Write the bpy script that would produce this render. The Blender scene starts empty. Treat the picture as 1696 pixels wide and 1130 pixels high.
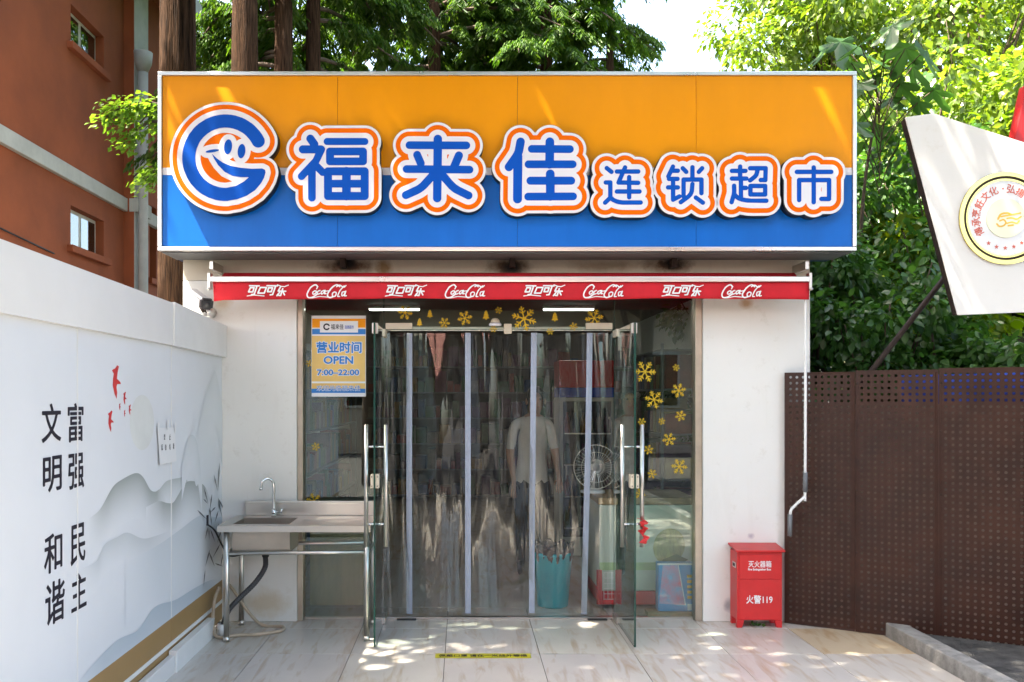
import bpy, bmesh, math, random
import numpy as np
from mathutils import Vector, Matrix

# ------------------------------------------------------------------ camera, sky, sun, exposure
SC = bpy.context.scene
COL = SC.collection
R = math.radians
F = 1427.0; CX, CY, H = 767.0, 657.0, 1.63          # focal length (px of the 1696 px photo), vanishing point, eye height
cam_d = bpy.data.cameras.new('camera'); cam = bpy.data.objects.new('camera', cam_d); COL.objects.link(cam)
cam.location = (0, 0, H); cam.rotation_euler = (R(90), 0, 0)
cam_d.sensor_fit = 'HORIZONTAL'; cam_d.sensor_width = 36; cam_d.lens = 36 * F / 1696
cam_d.shift_x = (848 - CX) / 1696; cam_d.shift_y = (CY - 565) / 1696
cam_d.clip_end = 2000; cam_d.clip_start = 0.05
SC.camera = cam
TO_SUN = Vector((-0.44, -0.13, 0.89)).normalized()
W = bpy.data.worlds.new('World'); SC.world = W; W.use_nodes = True
nt = W.node_tree; nt.nodes.clear()
sky = nt.nodes.new('ShaderNodeTexSky'); sky.sky_type = 'NISHITA'; sky.sun_disc = False
sky.sun_elevation = math.asin(TO_SUN.z); sky.sun_rotation = math.atan2(TO_SUN.x, TO_SUN.y)
sky.dust_density = 4.0; sky.air_density = 1.0; sky.ozone_density = 0.5
bg = nt.nodes.new('ShaderNodeBackground'); bg.inputs[1].default_value = 0.15
wo = nt.nodes.new('ShaderNodeOutputWorld'); nt.links.new(sky.outputs[0], bg.inputs[0]); nt.links.new(bg.outputs[0], wo.inputs[0])
sun_d = bpy.data.lights.new('sun', 'SUN'); sun_d.energy = 4.5; sun_d.angle = R(0.55); sun_d.color = (1, .95, .86)
sun = bpy.data.objects.new('sun', sun_d); COL.objects.link(sun); sun.rotation_euler = TO_SUN.to_track_quat('Z', 'Y').to_euler()
sun.location = (-6, -6, 14)
SC.view_settings.view_transform = 'Standard'; SC.view_settings.look = 'None'
SC.view_settings.exposure = 2.9; SC.view_settings.gamma = 1.0; SC.view_settings.use_curve_mapping = False
SC.view_settings.use_white_balance = True; SC.view_settings.white_balance_temperature = 7000     # the camera balanced for open shade
SC.render.engine = 'CYCLES'
cy = SC.cycles; cy.max_bounces = 8; cy.diffuse_bounces = 4; cy.glossy_bounces = 4; cy.transmission_bounces = 6; cy.transparent_max_bounces = 24
cy.caustics_reflective = False; cy.caustics_refractive = False; cy.sample_clamp_indirect = 6
cy.use_denoising = True
try: cy.denoiser = 'OPENIMAGEDENOISE'
except Exception: pass

rng = np.random.default_rng(7); random.seed(7)

# ------------------------------------------------------------------ helpers
def P(px, py, Y): return Vector(((px - CX) / F * Y, Y, H - (py - CY) / F * Y))
def X_(px, Y): return (px - CX) / F * Y
def Z_(py, Y): return H - (py - CY) / F * Y

def tag(o, label=None, cat=None, group=None, kind=None):
    if label: o['label'] = label
    if cat: o['category'] = cat
    if group: o['group'] = group
    if kind: o['kind'] = kind
    return o
ORG = {}
def thing(name, label, cat, loc=(0, 0, 0), group=None):
    o = bpy.data.objects.new(name, None); COL.objects.link(o); o.location = loc; o.empty_display_size = .1
    tag(o, label, cat, group); ORG[o.name] = Vector(loc); return o
def link(name, me, parent=None, loc=(0, 0, 0)):
    o = bpy.data.objects.new(name, me); COL.objects.link(o); o.location = loc; ORG[o.name] = Vector(loc)
    if parent is not None:
        o.parent = parent
        off = ORG[parent.name].copy(); q = parent.parent
        if q is not None and parent.type == 'MESH' and False: off += ORG[q.name]
        o.matrix_parent_inverse = Matrix.Translation(-wloc(parent))
    return o
def wloc(o): return ORG[o.name]     # every object's ORG is its world origin
def mobj(name, verts, faces, mat, parent=None, smooth=False, loc=(0, 0, 0)):
    me = bpy.data.meshes.new(name); me.from_pydata([tuple(v) for v in verts], [], faces); me.update()
    if mat is not None: me.materials.append(mat)
    if smooth: me.polygons.foreach_set('use_smooth', [True] * len(me.polygons))
    return link(name, me, parent, loc)
def bmobj(name, bm, mat, parent=None, smooth=False):
    bmesh.ops.recalc_face_normals(bm, faces=bm.faces)
    me = bpy.data.meshes.new(name); bm.to_mesh(me); bm.free()
    if mat is not None: me.materials.append(mat)
    if smooth: me.polygons.foreach_set('use_smooth', [True] * len(me.polygons))
    return link(name, me, parent)
def bm_box(bm, x0, x1, y0, y1, z0, z1, bev=0):
    m = Matrix.Translation(((x0 + x1) / 2, (y0 + y1) / 2, (z0 + z1) / 2)) @ Matrix.Diagonal((abs(x1 - x0), abs(y1 - y0), abs(z1 - z0), 1))
    r = bmesh.ops.create_cube(bm, size=1, matrix=m)
    if bev:
        ed = list({e for v in r['verts'] for e in v.link_edges})
        bmesh.ops.bevel(bm, geom=ed, offset=bev, segments=2, affect='EDGES', profile=.5)
def box(name, x0, x1, y0, y1, z0, z1, mat, parent=None, bev=0.003):
    bm = bmesh.new(); bm_box(bm, x0, x1, y0, y1, z0, z1, bev); return bmobj(name, bm, mat, parent)
def slab(name, pts, nrm, depth, mat, parent=None, bev=0):
    """polygon pts (world) extruded by depth along nrm"""
    n = Vector(nrm).normalized() * depth; k = len(pts)
    v = [Vector(p) for p in pts] + [Vector(p) + n for p in pts]
    f = [list(range(k)), list(range(2 * k - 1, k - 1, -1))] + [[i, (i + 1) % k, k + (i + 1) % k, k + i] for i in range(k)]
    bm = bmesh.new(); vs = [bm.verts.new(p) for p in v]
    for q in f: bm.faces.new([vs[i] for i in q])
    if bev: bmesh.ops.bevel(bm, geom=list(bm.edges), offset=bev, segments=1, affect='EDGES')
    return bmobj(name, bm, mat, parent)
def bm_tube(bm, pts, rad, seg=10, cap=True):
    pts = [Vector(p) for p in pts]; n = len(pts)
    rs = rad if isinstance(rad, (list, tuple)) else [rad] * n
    up = Vector((0, 0, 1)); rings = []; prev = None
    for i, p in enumerate(pts):
        d = (pts[min(i + 1, n - 1)] - pts[max(i - 1, 0)]).normalized()
        if prev is None:
            a = d.cross(up)
            if a.length < 1e-3: a = d.cross(Vector((1, 0, 0)))
        else: a = prev - d * prev.dot(d)
        a.normalize(); prev = a; b = d.cross(a)
        rings.append([bm.verts.new(p + (a * math.cos(2 * math.pi * k / seg) + b * math.sin(2 * math.pi * k / seg)) * rs[i]) for k in range(seg)])
    for i in range(n - 1):
        for k in range(seg):
            bm.faces.new([rings[i][k], rings[i][(k + 1) % seg], rings[i + 1][(k + 1) % seg], rings[i + 1][k]])
    if cap: bm.faces.new(rings[0][::-1]); bm.faces.new(rings[-1])
def tube(name, pts, rad, mat, parent=None, seg=10, smooth=True):
    bm = bmesh.new(); bm_tube(bm, pts, rad, seg); return bmobj(name, bm, mat, parent, smooth)
def smoothpts(pts, n=6):
    """Catmull-Rom through pts"""
    p = [Vector(q) for q in pts]; p = [p[0] * 2 - p[1]] + p + [p[-1] * 2 - p[-2]]; out = []
    for i in range(1, len(p) - 2):
        for k in range(n):
            t = k / n; a, b, c, d = p[i - 1], p[i], p[i + 1], p[i + 2]
            out.append(.5 * ((2 * b) + (c - a) * t + (2 * a - 5 * b + 4 * c - d) * t * t + (3 * b - a - 3 * c + d) * t ** 3))
    out.append(p[-2]); return out
def lathe(name, prof, loc, mat, parent=None, seg=28, smooth=True):
    bm = bmesh.new(); rings = []
    for r, z in prof:
        rings.append([bm.verts.new((loc[0] + r * math.cos(2 * math.pi * k / seg), loc[1] + r * math.sin(2 * math.pi * k / seg), loc[2] + z)) for k in range(seg)])
    for i in range(len(rings) - 1):
        for k in range(seg): bm.faces.new([rings[i][k], rings[i][(k + 1) % seg], rings[i + 1][(k + 1) % seg], rings[i + 1][k]])
    if prof[0][0] > 1e-4: bm.faces.new(rings[0][::-1])
    if prof[-1][0] > 1e-4: bm.faces.new(rings[-1])
    bmesh.ops.remove_doubles(bm, verts=bm.verts, dist=1e-5)
    return bmobj(name, bm, mat, parent, smooth)

# ------------------------------------------------------------------ materials
def nd(t, ty, **kw):
    n = t.nodes.new(ty)
    for k, v in kw.items(): setattr(n, k, v)
    return n
def pm(name, col, rough=.5, metal=0., var=.12, scale=4., bump=0., bscale=60., spec=.5, stretch=(1, 1, 1), col2=None, rvar=0., coat=0.):
    m = bpy.data.materials.new(name); m.use_nodes = True; t = m.node_tree; b = t.nodes['Principled BSDF']
    tc = nd(t, 'ShaderNodeTexCoord'); mp = nd(t, 'ShaderNodeMapping'); mp.inputs['Scale'].default_value = stretch
    t.links.new(tc.outputs['Object'], mp.inputs[0])
    nz = nd(t, 'ShaderNodeTexNoise'); nz.inputs['Scale'].default_value = scale; nz.inputs['Detail'].default_value = 6; nz.inputs['Roughness'].default_value = .6
    t.links.new(mp.outputs[0], nz.inputs['Vector'])
    mr = nd(t, 'ShaderNodeMapRange'); mr.inputs[1].default_value = .3; mr.inputs[2].default_value = .7
    t.links.new(nz.outputs[0], mr.inputs[0])
    mx = nd(t, 'ShaderNodeMix', data_type='RGBA')
    c2 = col2 if col2 else tuple(max(0, c * (1 - 2 * var)) for c in col)
    mx.inputs[6].default_value = (*c2, 1); mx.inputs[7].default_value = (*col, 1)
    t.links.new(mr.outputs[0], mx.inputs[0]); t.links.new(mx.outputs[2], b.inputs['Base Color'])
    b.inputs['Roughness'].default_value = rough; b.inputs['Metallic'].default_value = metal
    b.inputs['Specular IOR Level'].default_value = spec; b.inputs['Coat Weight'].default_value = coat
    if rvar:
        m2 = nd(t, 'ShaderNodeMapRange'); m2.inputs[3].default_value = max(.02, rough - rvar); m2.inputs[4].default_value = rough + rvar
        t.links.new(nz.outputs[0], m2.inputs[0]); t.links.new(m2.outputs[0], b.inputs['Roughness'])
    if bump:
        n2 = nd(t, 'ShaderNodeTexNoise'); n2.inputs['Scale'].default_value = bscale; n2.inputs['Detail'].default_value = 4
        t.links.new(mp.outputs[0], n2.inputs['Vector'])
        bp = nd(t, 'ShaderNodeBump'); bp.inputs['Strength'].default_value = bump; bp.inputs['Distance'].default_value = .02
        t.links.new(n2.outputs[0], bp.inputs['Height']); t.links.new(bp.outputs[0], b.inputs['Normal'])
    return m
def leafmat(name, col, col2, trans=.45, gloss=.25):
    m = bpy.data.materials.new(name); m.use_nodes = True; t = m.node_tree; t.nodes.clear()
    g = nd(t, 'ShaderNodeNewGeometry'); mx = nd(t, 'ShaderNodeMix', data_type='RGBA')
    mx.inputs[6].default_value = (*col, 1); mx.inputs[7].default_value = (*col2, 1); t.links.new(g.outputs['Random Per Island'], mx.inputs[0])
    d = nd(t, 'ShaderNodeBsdfDiffuse'); tr = nd(t, 'ShaderNodeBsdfTranslucent'); gl = nd(t, 'ShaderNodeBsdfGlossy'); gl.inputs['Roughness'].default_value = .38
    hs = nd(t, 'ShaderNodeHueSaturation'); hs.inputs['Saturation'].default_value = 1.1; hs.inputs['Value'].default_value = 1.5; hs.inputs['Hue'].default_value = .49
    t.links.new(mx.outputs[2], d.inputs[0]); t.links.new(mx.outputs[2], hs.inputs['Color']); t.links.new(hs.outputs[0], tr.inputs[0])
    a = nd(t, 'ShaderNodeMixShader'); a.inputs[0].default_value = trans; t.links.new(d.outputs[0], a.inputs[1]); t.links.new(tr.outputs[0], a.inputs[2])
    b = nd(t, 'ShaderNodeMixShader'); b.inputs[0].default_value = gloss * .25; t.links.new(a.outputs[0], b.inputs[1]); t.links.new(gl.outputs[0], b.inputs[2])
    o = nd(t, 'ShaderNodeOutputMaterial'); t.links.new(b.outputs[0], o.inputs[0]); return m
def glassmat(name, tint, refl=1.0, rough=0., bump=0., bscale=(6, 6, 1.2), dirt=0.):
    m = bpy.data.materials.new(name); m.use_nodes = True; t = m.node_tree; t.nodes.clear()
    tr = nd(t, 'ShaderNodeBsdfTransparent'); tr.inputs[0].default_value = (*tint, 1)
    gl = nd(t, 'ShaderNodeBsdfGlossy'); gl.inputs['Roughness'].default_value = rough; gl.inputs[0].default_value = (.95, .97, .97, 1)
    fr = nd(t, 'ShaderNodeFresnel'); gb = nd(t, 'ShaderNodeNewGeometry'); io = nd(t, 'ShaderNodeMapRange'); io.inputs[3].default_value = 1.5; io.inputs[4].default_value = 1 / 1.5
    t.links.new(gb.outputs['Backfacing'], io.inputs[0]); t.links.new(io.outputs[0], fr.inputs[0])
    ml = nd(t, 'ShaderNodeMath', operation='MULTIPLY', use_clamp=True); ml.inputs[1].default_value = refl; t.links.new(fr.outputs[0], ml.inputs[0])
    a = nd(t, 'ShaderNodeMixShader'); t.links.new(ml.outputs[0], a.inputs[0]); t.links.new(tr.outputs[0], a.inputs[1]); t.links.new(gl.outputs[0], a.inputs[2])
    tc = nd(t, 'ShaderNodeTexCoord'); last = a
    if bump:
        mp = nd(t, 'ShaderNodeMapping'); mp.inputs['Scale'].default_value = bscale; t.links.new(tc.outputs['Object'], mp.inputs[0])
        nz = nd(t, 'ShaderNodeTexNoise'); nz.inputs['Scale'].default_value = 1.6; nz.inputs['Detail'].default_value = 2.5; nz.inputs['Distortion'].default_value = .6
        t.links.new(mp.outputs[0], nz.inputs['Vector'])
        bp = nd(t, 'ShaderNodeBump'); bp.inputs['Strength'].default_value = bump; bp.inputs['Distance'].default_value = .05
        t.links.new(nz.outputs[0], bp.inputs['Height']); t.links.new(bp.outputs[0], gl.inputs['Normal'])
    if dirt:
        df = nd(t, 'ShaderNodeBsdfDiffuse'); df.inputs[0].default_value = (.6, .6, .58, 1)
        nz = nd(t, 'ShaderNodeTexNoise'); nz.inputs['Scale'].default_value = 5; nz.inputs['Detail'].default_value = 8
        t.links.new(tc.outputs['Object'], nz.inputs['Vector'])
        m2 = nd(t, 'ShaderNodeMapRange'); m2.inputs[1].default_value = .35; m2.inputs[2].default_value = .8; m2.inputs[4].default_value = dirt * 2
        t.links.new(nz.outputs[0], m2.inputs[0])
        c = nd(t, 'ShaderNodeMixShader'); t.links.new(m2.outputs[0], c.inputs[0]); t.links.new(a.outputs[0], c.inputs[1]); t.links.new(df.outputs[0], c.inputs[2]); last = c
    o = nd(t, 'ShaderNodeOutputMaterial'); t.links.new(last.outputs[0], o.inputs[0]); return m
def emit(name, col, s):
    m = bpy.data.materials.new(name); m.use_nodes = True; t = m.node_tree; t.nodes.clear()
    e = nd(t, 'ShaderNodeEmission'); e.inputs[0].default_value = (*col, 1); e.inputs[1].default_value = s
    o = nd(t, 'ShaderNodeOutputMaterial'); t.links.new(e.outputs[0], o.inputs[0]); return m
def wallmat(name, col, dirt, spots=(), low=0.0):
    """painted wall with blotchy dirt; spots = (x, z, rx, rz, colour) stains and painted light on the wall face"""
    m = pm(name, col, .75, 0, .03, 1.3, .03, 40); t = m.node_tree; b = t.nodes['Principled BSDF']
    src = b.inputs['Base Color'].links[0].from_socket
    tc = nd(t, 'ShaderNodeTexCoord'); sp = nd(t, 'ShaderNodeSeparateXYZ'); t.links.new(tc.outputs['Object'], sp.inputs[0])
    nz = nd(t, 'ShaderNodeTexNoise'); nz.inputs['Scale'].default_value = 9; nz.inputs['Detail'].default_value = 8; nz.inputs['Roughness'].default_value = .7
    t.links.new(tc.outputs['Object'], nz.inputs['Vector'])
    r = nd(t, 'ShaderNodeMapRange'); r.inputs[1].default_value = .58; r.inputs[2].default_value = .8; r.inputs[4].default_value = .5
    t.links.new(nz.outputs[0], r.inputs[0])
    mx = nd(t, 'ShaderNodeMix', data_type='RGBA'); t.links.new(r.outputs[0], mx.inputs[0]); t.links.new(src, mx.inputs[6]); mx.inputs[7].default_value = (*dirt, 1)
    src = mx.outputs[2]
    m3 = nd(t, 'ShaderNodeMapping'); m3.inputs['Scale'].default_value = (9, 9, 1.3); t.links.new(tc.outputs['Object'], m3.inputs[0])
    n3 = nd(t, 'ShaderNodeTexNoise'); n3.inputs['Scale'].default_value = 1.3; n3.inputs['Detail'].default_value = 7; t.links.new(m3.outputs[0], n3.inputs['Vector'])
    r3 = nd(t, 'ShaderNodeMapRange'); r3.inputs[1].default_value = .58; r3.inputs[2].default_value = .85; r3.inputs[4].default_value = .2; t.links.new(n3.outputs[0], r3.inputs[0])
    mx = nd(t, 'ShaderNodeMix', data_type='RGBA'); t.links.new(r3.outputs[0], mx.inputs[0]); t.links.new(src, mx.inputs[6]); mx.inputs[7].default_value = (*dirt, 1); src = mx.outputs[2]
    for (sx, sz, rx, rz, c) in spots:
        mp = nd(t, 'ShaderNodeMapping'); mp.vector_type = 'POINT'
        mp.inputs['Location'].default_value = (-sx / rx, 0, -sz / rz); mp.inputs['Scale'].default_value = (1 / rx, 0, 1 / rz)
        t.links.new(tc.outputs['Object'], mp.inputs[0])
        ln = nd(t, 'ShaderNodeVectorMath', operation='LENGTH'); t.links.new(mp.outputs[0], ln.inputs[0])
        ad = nd(t, 'ShaderNodeMath', operation='MULTIPLY_ADD'); ad.inputs[1].default_value = 1.4; t.links.new(nz.outputs[0], ad.inputs[0]); t.links.new(ln.outputs['Value'], ad.inputs[2])
        rr = nd(t, 'ShaderNodeMapRange'); rr.inputs[1].default_value = 1.0; rr.inputs[2].default_value = 1.75; rr.inputs[3].default_value = .95; rr.inputs[4].default_value = 0
        t.links.new(ad.outputs[0], rr.inputs[0])
        mx = nd(t, 'ShaderNodeMix', data_type='RGBA'); t.links.new(rr.outputs[0], mx.inputs[0]); t.links.new(src, mx.inputs[6]); mx.inputs[7].default_value = (*c, 1)
        src = mx.outputs[2]
    t.links.new(src, b.inputs['Base Color']); return m

M = {}
M['alu'] = pm('brushed_aluminium', (.78, .77, .75), .3, .9, .06, 3, 0, rvar=.1)
M['basin'] = pm('shade_darkened_steel', (.48, .44, .38), .42, 1, .1, 5, rvar=.1)  # beige steel, darkened to paint the shade under the worktop
M['steel'] = pm('stainless_steel', (.62, .60, .56), .3, 1, .04, 3, rvar=.06)
M['chrome'] = pm('chrome', (.75, .75, .75), .1, 1, .04)
M['orange'] = pm('orange_acrylic', (.95, .34, .004), .33, 0, .035, 1.2, .05, 1.6, spec=.2, stretch=(3, 3, .8))
M['blue'] = pm('blue_acrylic', (.0, .15, .60), .33, 0, .06, 1.5, .05, 1.6, spec=.2, stretch=(4, 4, .6))
M['signwhite'] = pm('white_acrylic', (.82, .8, .84), .3, 0, .02)
M['letterblue'] = pm('letter_blue_vinyl', (.0, .088, .50), .45, 0, .02, spec=.1)
M['letterorange'] = pm('letter_orange_vinyl', (.90, .15, .0), .45, 0, .02, spec=.1)
M['black'] = pm('black_return', (.012, .012, .016), .45, 0, .1)
M['blueside'] = pm('blue_painted_tin', (.012, .05, .14), .45, .2, .15, 5)
M['red'] = pm('red_awning_fabric', (.62, .006, .018), .75, 0, .1, 9, .15, 160)
M['white'] = pm('white_paint', (.78, .78, .76), .5, 0, .04, 6)
M['wall'] = wallmat('white_wall_paint', (.78, .77, .73), (.5, .46, .38), [(X_(1206, 6.24), Z_(1003, 6.24), .045, .06, (.35, .35, .36)), (X_(1243, 6.24), Z_(888, 6.24), .028, .026, (.42, .41, .45)), (X_(1236, 6.24), Z_(503, 6.24), .06, .05, (.5, .34, .2)), (X_(370, 6.24), Z_(500, 6.24), .08, .08, (.55, .45, .33)), (X_(440, 6.24), Z_(1000, 6.24), .2, .12, (.62, .53, .40))])  # scuffs and stains; last spot paints warm floor bounce low on the left pier
rust = (.10, .045, .015)
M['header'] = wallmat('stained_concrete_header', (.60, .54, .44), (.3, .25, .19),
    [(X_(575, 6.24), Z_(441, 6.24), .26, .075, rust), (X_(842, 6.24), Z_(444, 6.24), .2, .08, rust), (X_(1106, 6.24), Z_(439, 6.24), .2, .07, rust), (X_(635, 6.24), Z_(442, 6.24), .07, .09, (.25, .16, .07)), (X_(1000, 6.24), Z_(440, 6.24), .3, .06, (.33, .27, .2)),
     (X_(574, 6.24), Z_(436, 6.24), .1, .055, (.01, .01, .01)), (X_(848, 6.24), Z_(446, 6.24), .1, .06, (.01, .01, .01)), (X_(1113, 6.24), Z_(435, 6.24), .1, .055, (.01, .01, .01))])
M['brass'] = pm('champagne_frame', (.58, .50, .40), .35, .7, .15, 6)
M['glass'] = glassmat('green_tinted_glass', (.84, .92, .89), 1.9, dirt=.005)
M['edge'] = pm('glass_edge', (.01, .06, .045), .15, 0, .1)
M['pvc'] = glassmat('clear_pvc_strip', (.86, .86, .84), 1.7, .01, .34, (6, 6, .35), dirt=.006)
M['band'] = pm('grey_blue_magnet_band', (.36, .40, .49), .5, 0, .08, 20)
M['cream'] = pm('cream_plastic', (.66, .58, .45), .4, 0, .06)
M['grout'] = pm('dark_grout', (.10, .095, .085), .9, 0, .2, 20)
M['concrete'] = pm('concrete_kerb', (.34, .33, .31), .9, 0, .25, 14, .35, 90)
M['asphalt'] = pm('asphalt', (.09, .088, .085), .95, 0, .35, 9, .6, 140)
M['firered'] = pm('fire_box_red', (.62, .02, .022), .32, 0, .08, 8, spec=.5)
M['printwhite'] = pm('white_print', (.8, .8, .8), .5, 0, .02)
M['brown'] = pm('brown_powder_coat', (.050, .017, .009), .42, 0, .22, 3.5, .25, 2.5, spec=.22, rvar=.1, col2=(.024, .008, .005))
M['backing'] = pm('grey_backing_sheet', (.46, .385, .32), .7, 0, .1)
M['bluesheet'] = pm('blue_barrier_sheet', (.02, .09, .6), .5, 0, .1)
M['dark'] = pm('dark_rubber', (.02, .02, .022), .6, 0, .2)
M['hose'] = pm('corrugated_drain_hose', (.05, .05, .055), .5, 0, .15, 30)
M['beigehose'] = pm('beige_garden_hose', (.50, .40, .29), .45, 0, .12, 20)
M['teal'] = pm('turquoise_plastic', (.0, .42, .52), .35, 0, .08, 5)
M['bag'] = pm('black_bin_bag', (.012, .012, .014), .28, 0, .2, 9, .8, 28)
M['wood'] = pm('pale_wood_laminate', (.42, .29, .16), .5, 0, .16, 3, 0, stretch=(6, 6, .8))
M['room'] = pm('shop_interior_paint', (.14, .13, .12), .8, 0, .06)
M['grey'] = pm('grey_plastic', (.16, .17, .18), .5, 0, .1)
M['yellow'] = pm('yellow_sticker', (.72, .46, .01), .5, 0, .12, 30)
M['tape'] = pm('yellow_floor_tape', (.55, .50, .02), .5, 0, .15, 18)
M['ink'] = pm('black_ink', (.012, .010, .022), .55, 0, .1)
M['redinsk'] = pm('red_print', (.62, .03, .03), .5, 0, .05)
M['gold'] = pm('gold_metal', (.82, .66, .22), .2, .95, .1, 6)
M['rustpole'] = pm('rusty_dark_steel', (.045, .025, .018), .7, .4, .3, 14, .2, 60)
M['bark'] = pm('conifer_bark', (.095, .05, .027), .95, 0, .45, 9, 1.6, 16, stretch=(6, 6, .4), spec=.1)
M['twig'] = pm('twig_bark', (.12, .085, .055), .9, 0, .3, 12, .4, 40)
M['soil'] = pm('hill_soil', (.05, .055, .02), .95, 0, .4, 3, .5, 12)

# ------------------------------------------------------------------ 2-D outlines: strokes and polygons -> offset contours -> flat meshes
def seg_d(gx, gy, a, b):
    ax, ay = a; bx, by = b; dx, dy = bx - ax, by - ay; L = dx * dx + dy * dy + 1e-9
    t = np.clip(((gx - ax) * dx + (gy - ay) * dy) / L, 0, 1)
    return np.hypot(gx - ax - t * dx, gy - ay - t * dy)
def field(strokes, polys, pad, step, glyph=()):
    allp = [(p[0] + s * w, p[1] + s2 * w) for pts, w in strokes for p in pts for s in (-1, 1) for s2 in (-1, 1)] + [p for q in polys for p in q] + [p for q in glyph for p in q]
    a = np.array(allp); x0, y0 = a.min(0) - pad; x1, y1 = a.max(0) + pad
    xs = np.arange(x0, x1 + step, step); ys = np.arange(y0, y1 + step, step); gx, gy = np.meshgrid(xs, ys)
    f = np.full(gx.shape, 1e9)
    for pts, w in strokes:
        for i in range(len(pts) - 1): f = np.minimum(f, seg_d(gx, gy, pts[i], pts[i + 1]) - w)
    for grp in [[q] for q in polys] + ([glyph] if len(glyph) else []):
        d = np.full(gx.shape, 1e9); ins = np.zeros(gx.shape, bool)
        for q in grp:
            k = len(q)
            for i in range(k):
                a, b = q[i], q[(i + 1) % k]
                pd = seg_d(gx, gy, a, b) if len(grp) < 3 else None
                if pd is None:                            # long texts: only measure near the segment
                    i0, i1 = np.searchsorted(ys, [min(a[1], b[1]) - 7, max(a[1], b[1]) + 7]); j0, j1 = np.searchsorted(xs, [min(a[0], b[0]) - 7, max(a[0], b[0]) + 7])
                    if i1 > i0 and j1 > j0: d[i0:i1, j0:j1] = np.minimum(d[i0:i1, j0:j1], seg_d(gx[i0:i1, j0:j1], gy[i0:i1, j0:j1], a, b))
                else: d = np.minimum(d, pd)
                if abs(b[1] - a[1]) > 1e-9:
                    i0, i1 = np.searchsorted(ys, [min(a[1], b[1]), max(a[1], b[1])]); yy = gy[i0:i1]
                    ins[i0:i1] ^= ((a[1] > yy) != (b[1] > yy)) & (gx[i0:i1] < (b[0] - a[0]) * (yy - a[1]) / (b[1] - a[1]) + a[0])
        f = np.minimum(f, np.where(ins, -d, d))
    return xs, ys, f
def contours(xs, ys, f, lev):
    g = f - lev; g = np.where(np.abs(g) < 1e-6, 1e-6, g); s = g < 0; ny, nx = g.shape
    def pt(k):
        (i, j, h) = k
        if h: t = g[i, j] / (g[i, j] - g[i, j + 1]); return (xs[j] + t * (xs[j + 1] - xs[j]), ys[i])
        t = g[i, j] / (g[i, j] - g[i + 1, j]); return (xs[j], ys[i] + t * (ys[i + 1] - ys[i]))
    c = s[:-1, :-1] * 1 + s[:-1, 1:] * 2 + s[1:, 1:] * 4 + s[1:, :-1] * 8; nxt = {}
    for i, j in zip(*np.nonzero((c > 0) & (c < 15))):
        T, Bt, L, Rr = (i, j, 1), (i + 1, j, 1), (i, j, 0), (i, j + 1, 0)
        E = {1: [(L, T)], 2: [(T, Rr)], 3: [(L, Rr)], 4: [(Rr, Bt)], 5: [(L, T), (Rr, Bt)], 6: [(T, Bt)], 7: [(L, Bt)], 8: [(Bt, L)], 9: [(Bt, T)],
             10: [(T, Rr), (Bt, L)], 11: [(Bt, Rr)], 12: [(Rr, L)], 13: [(Rr, T)], 14: [(T, L)]}[int(c[i, j])]
        for a, b in E: nxt[a] = b
    loops = []
    while nxt:
        a0 = next(iter(nxt)); lp = []; a = a0
        while a in nxt: lp.append(pt(a)); a = nxt.pop(a)
        if len(lp) > 5:
            q = [lp[0]]                                   # drop near-collinear points
            for k in range(1, len(lp) - 1):
                (ax, ay), (bx, by), (cx_, cy_) = q[-1], lp[k], lp[k + 1]
                if abs((bx - ax) * (cy_ - ay) - (by - ay) * (cx_ - ax)) > .03 * (abs(cx_ - ax) + abs(cy_ - ay)): q.append(lp[k])
            q.append(lp[-1]); loops.append(q)
    return loops
def fill(loops, depth):
    """loops -> flat mesh data in the XY plane, z from 0 to depth"""
    cu = bpy.data.curves.new('outline', 'CURVE'); cu.dimensions = '2D'; cu.fill_mode = 'BOTH'; cu.extrude = depth / 2
    for lp in loops:
        s = cu.splines.new('POLY'); s.points.add(len(lp) - 1); s.use_cyclic_u = True
        s.points.foreach_set('co', [c for p in lp for c in (p[0], p[1], 0, 1)])
    return curve_mesh(cu, depth)
def curve_mesh(cu, depth):
    o = bpy.data.objects.new('tmp', cu); COL.objects.link(o); bpy.context.view_layer.update()
    me = bpy.data.meshes.new_from_object(o.evaluated_get(bpy.context.evaluated_depsgraph_get()))
    bpy.data.objects.remove(o); bpy.data.curves.remove(cu)
    n = len(me.vertices); co = np.empty(n * 3); me.vertices.foreach_get('co', co); co = co.reshape(-1, 3); co[:, 2] += depth / 2
    me.materials.clear(); return me, co
def place(name, me, co, o, u, v, n, mat, parent):
    o, u, v, n = (np.array(q, float) for q in (o, u, v, n))
    w = o + co[:, :1] * u + co[:, 1:2] * v + co[:, 2:3] * n
    me.vertices.foreach_set('co', w.ravel()); me.update()
    bm = bmesh.new(); bm.from_mesh(me); bmesh.ops.remove_doubles(bm, verts=bm.verts, dist=1e-6); bmesh.ops.recalc_face_normals(bm, faces=bm.faces); bm.to_mesh(me); bm.free()
    me.name = name; me.materials.append(mat)
    return link(name, me, parent)
def px_shape(name, strokes, polys, lev, step, Y, depth, mat, parent, Ym=None):
    """outline given in photo pixels on the plane Y (facing the camera), thickness towards the camera"""
    xs, ys, f = field(strokes, polys, abs(lev) + 3 * step, step); me, co = fill(contours(xs, ys, f, lev), depth)
    k = (Ym or Y) / F
    return place(name, me, co, (-CX * k, Y, H + CY * k), (k, 0, 0), (0, 0, -k), (0, -1, 0), mat, parent)
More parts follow.
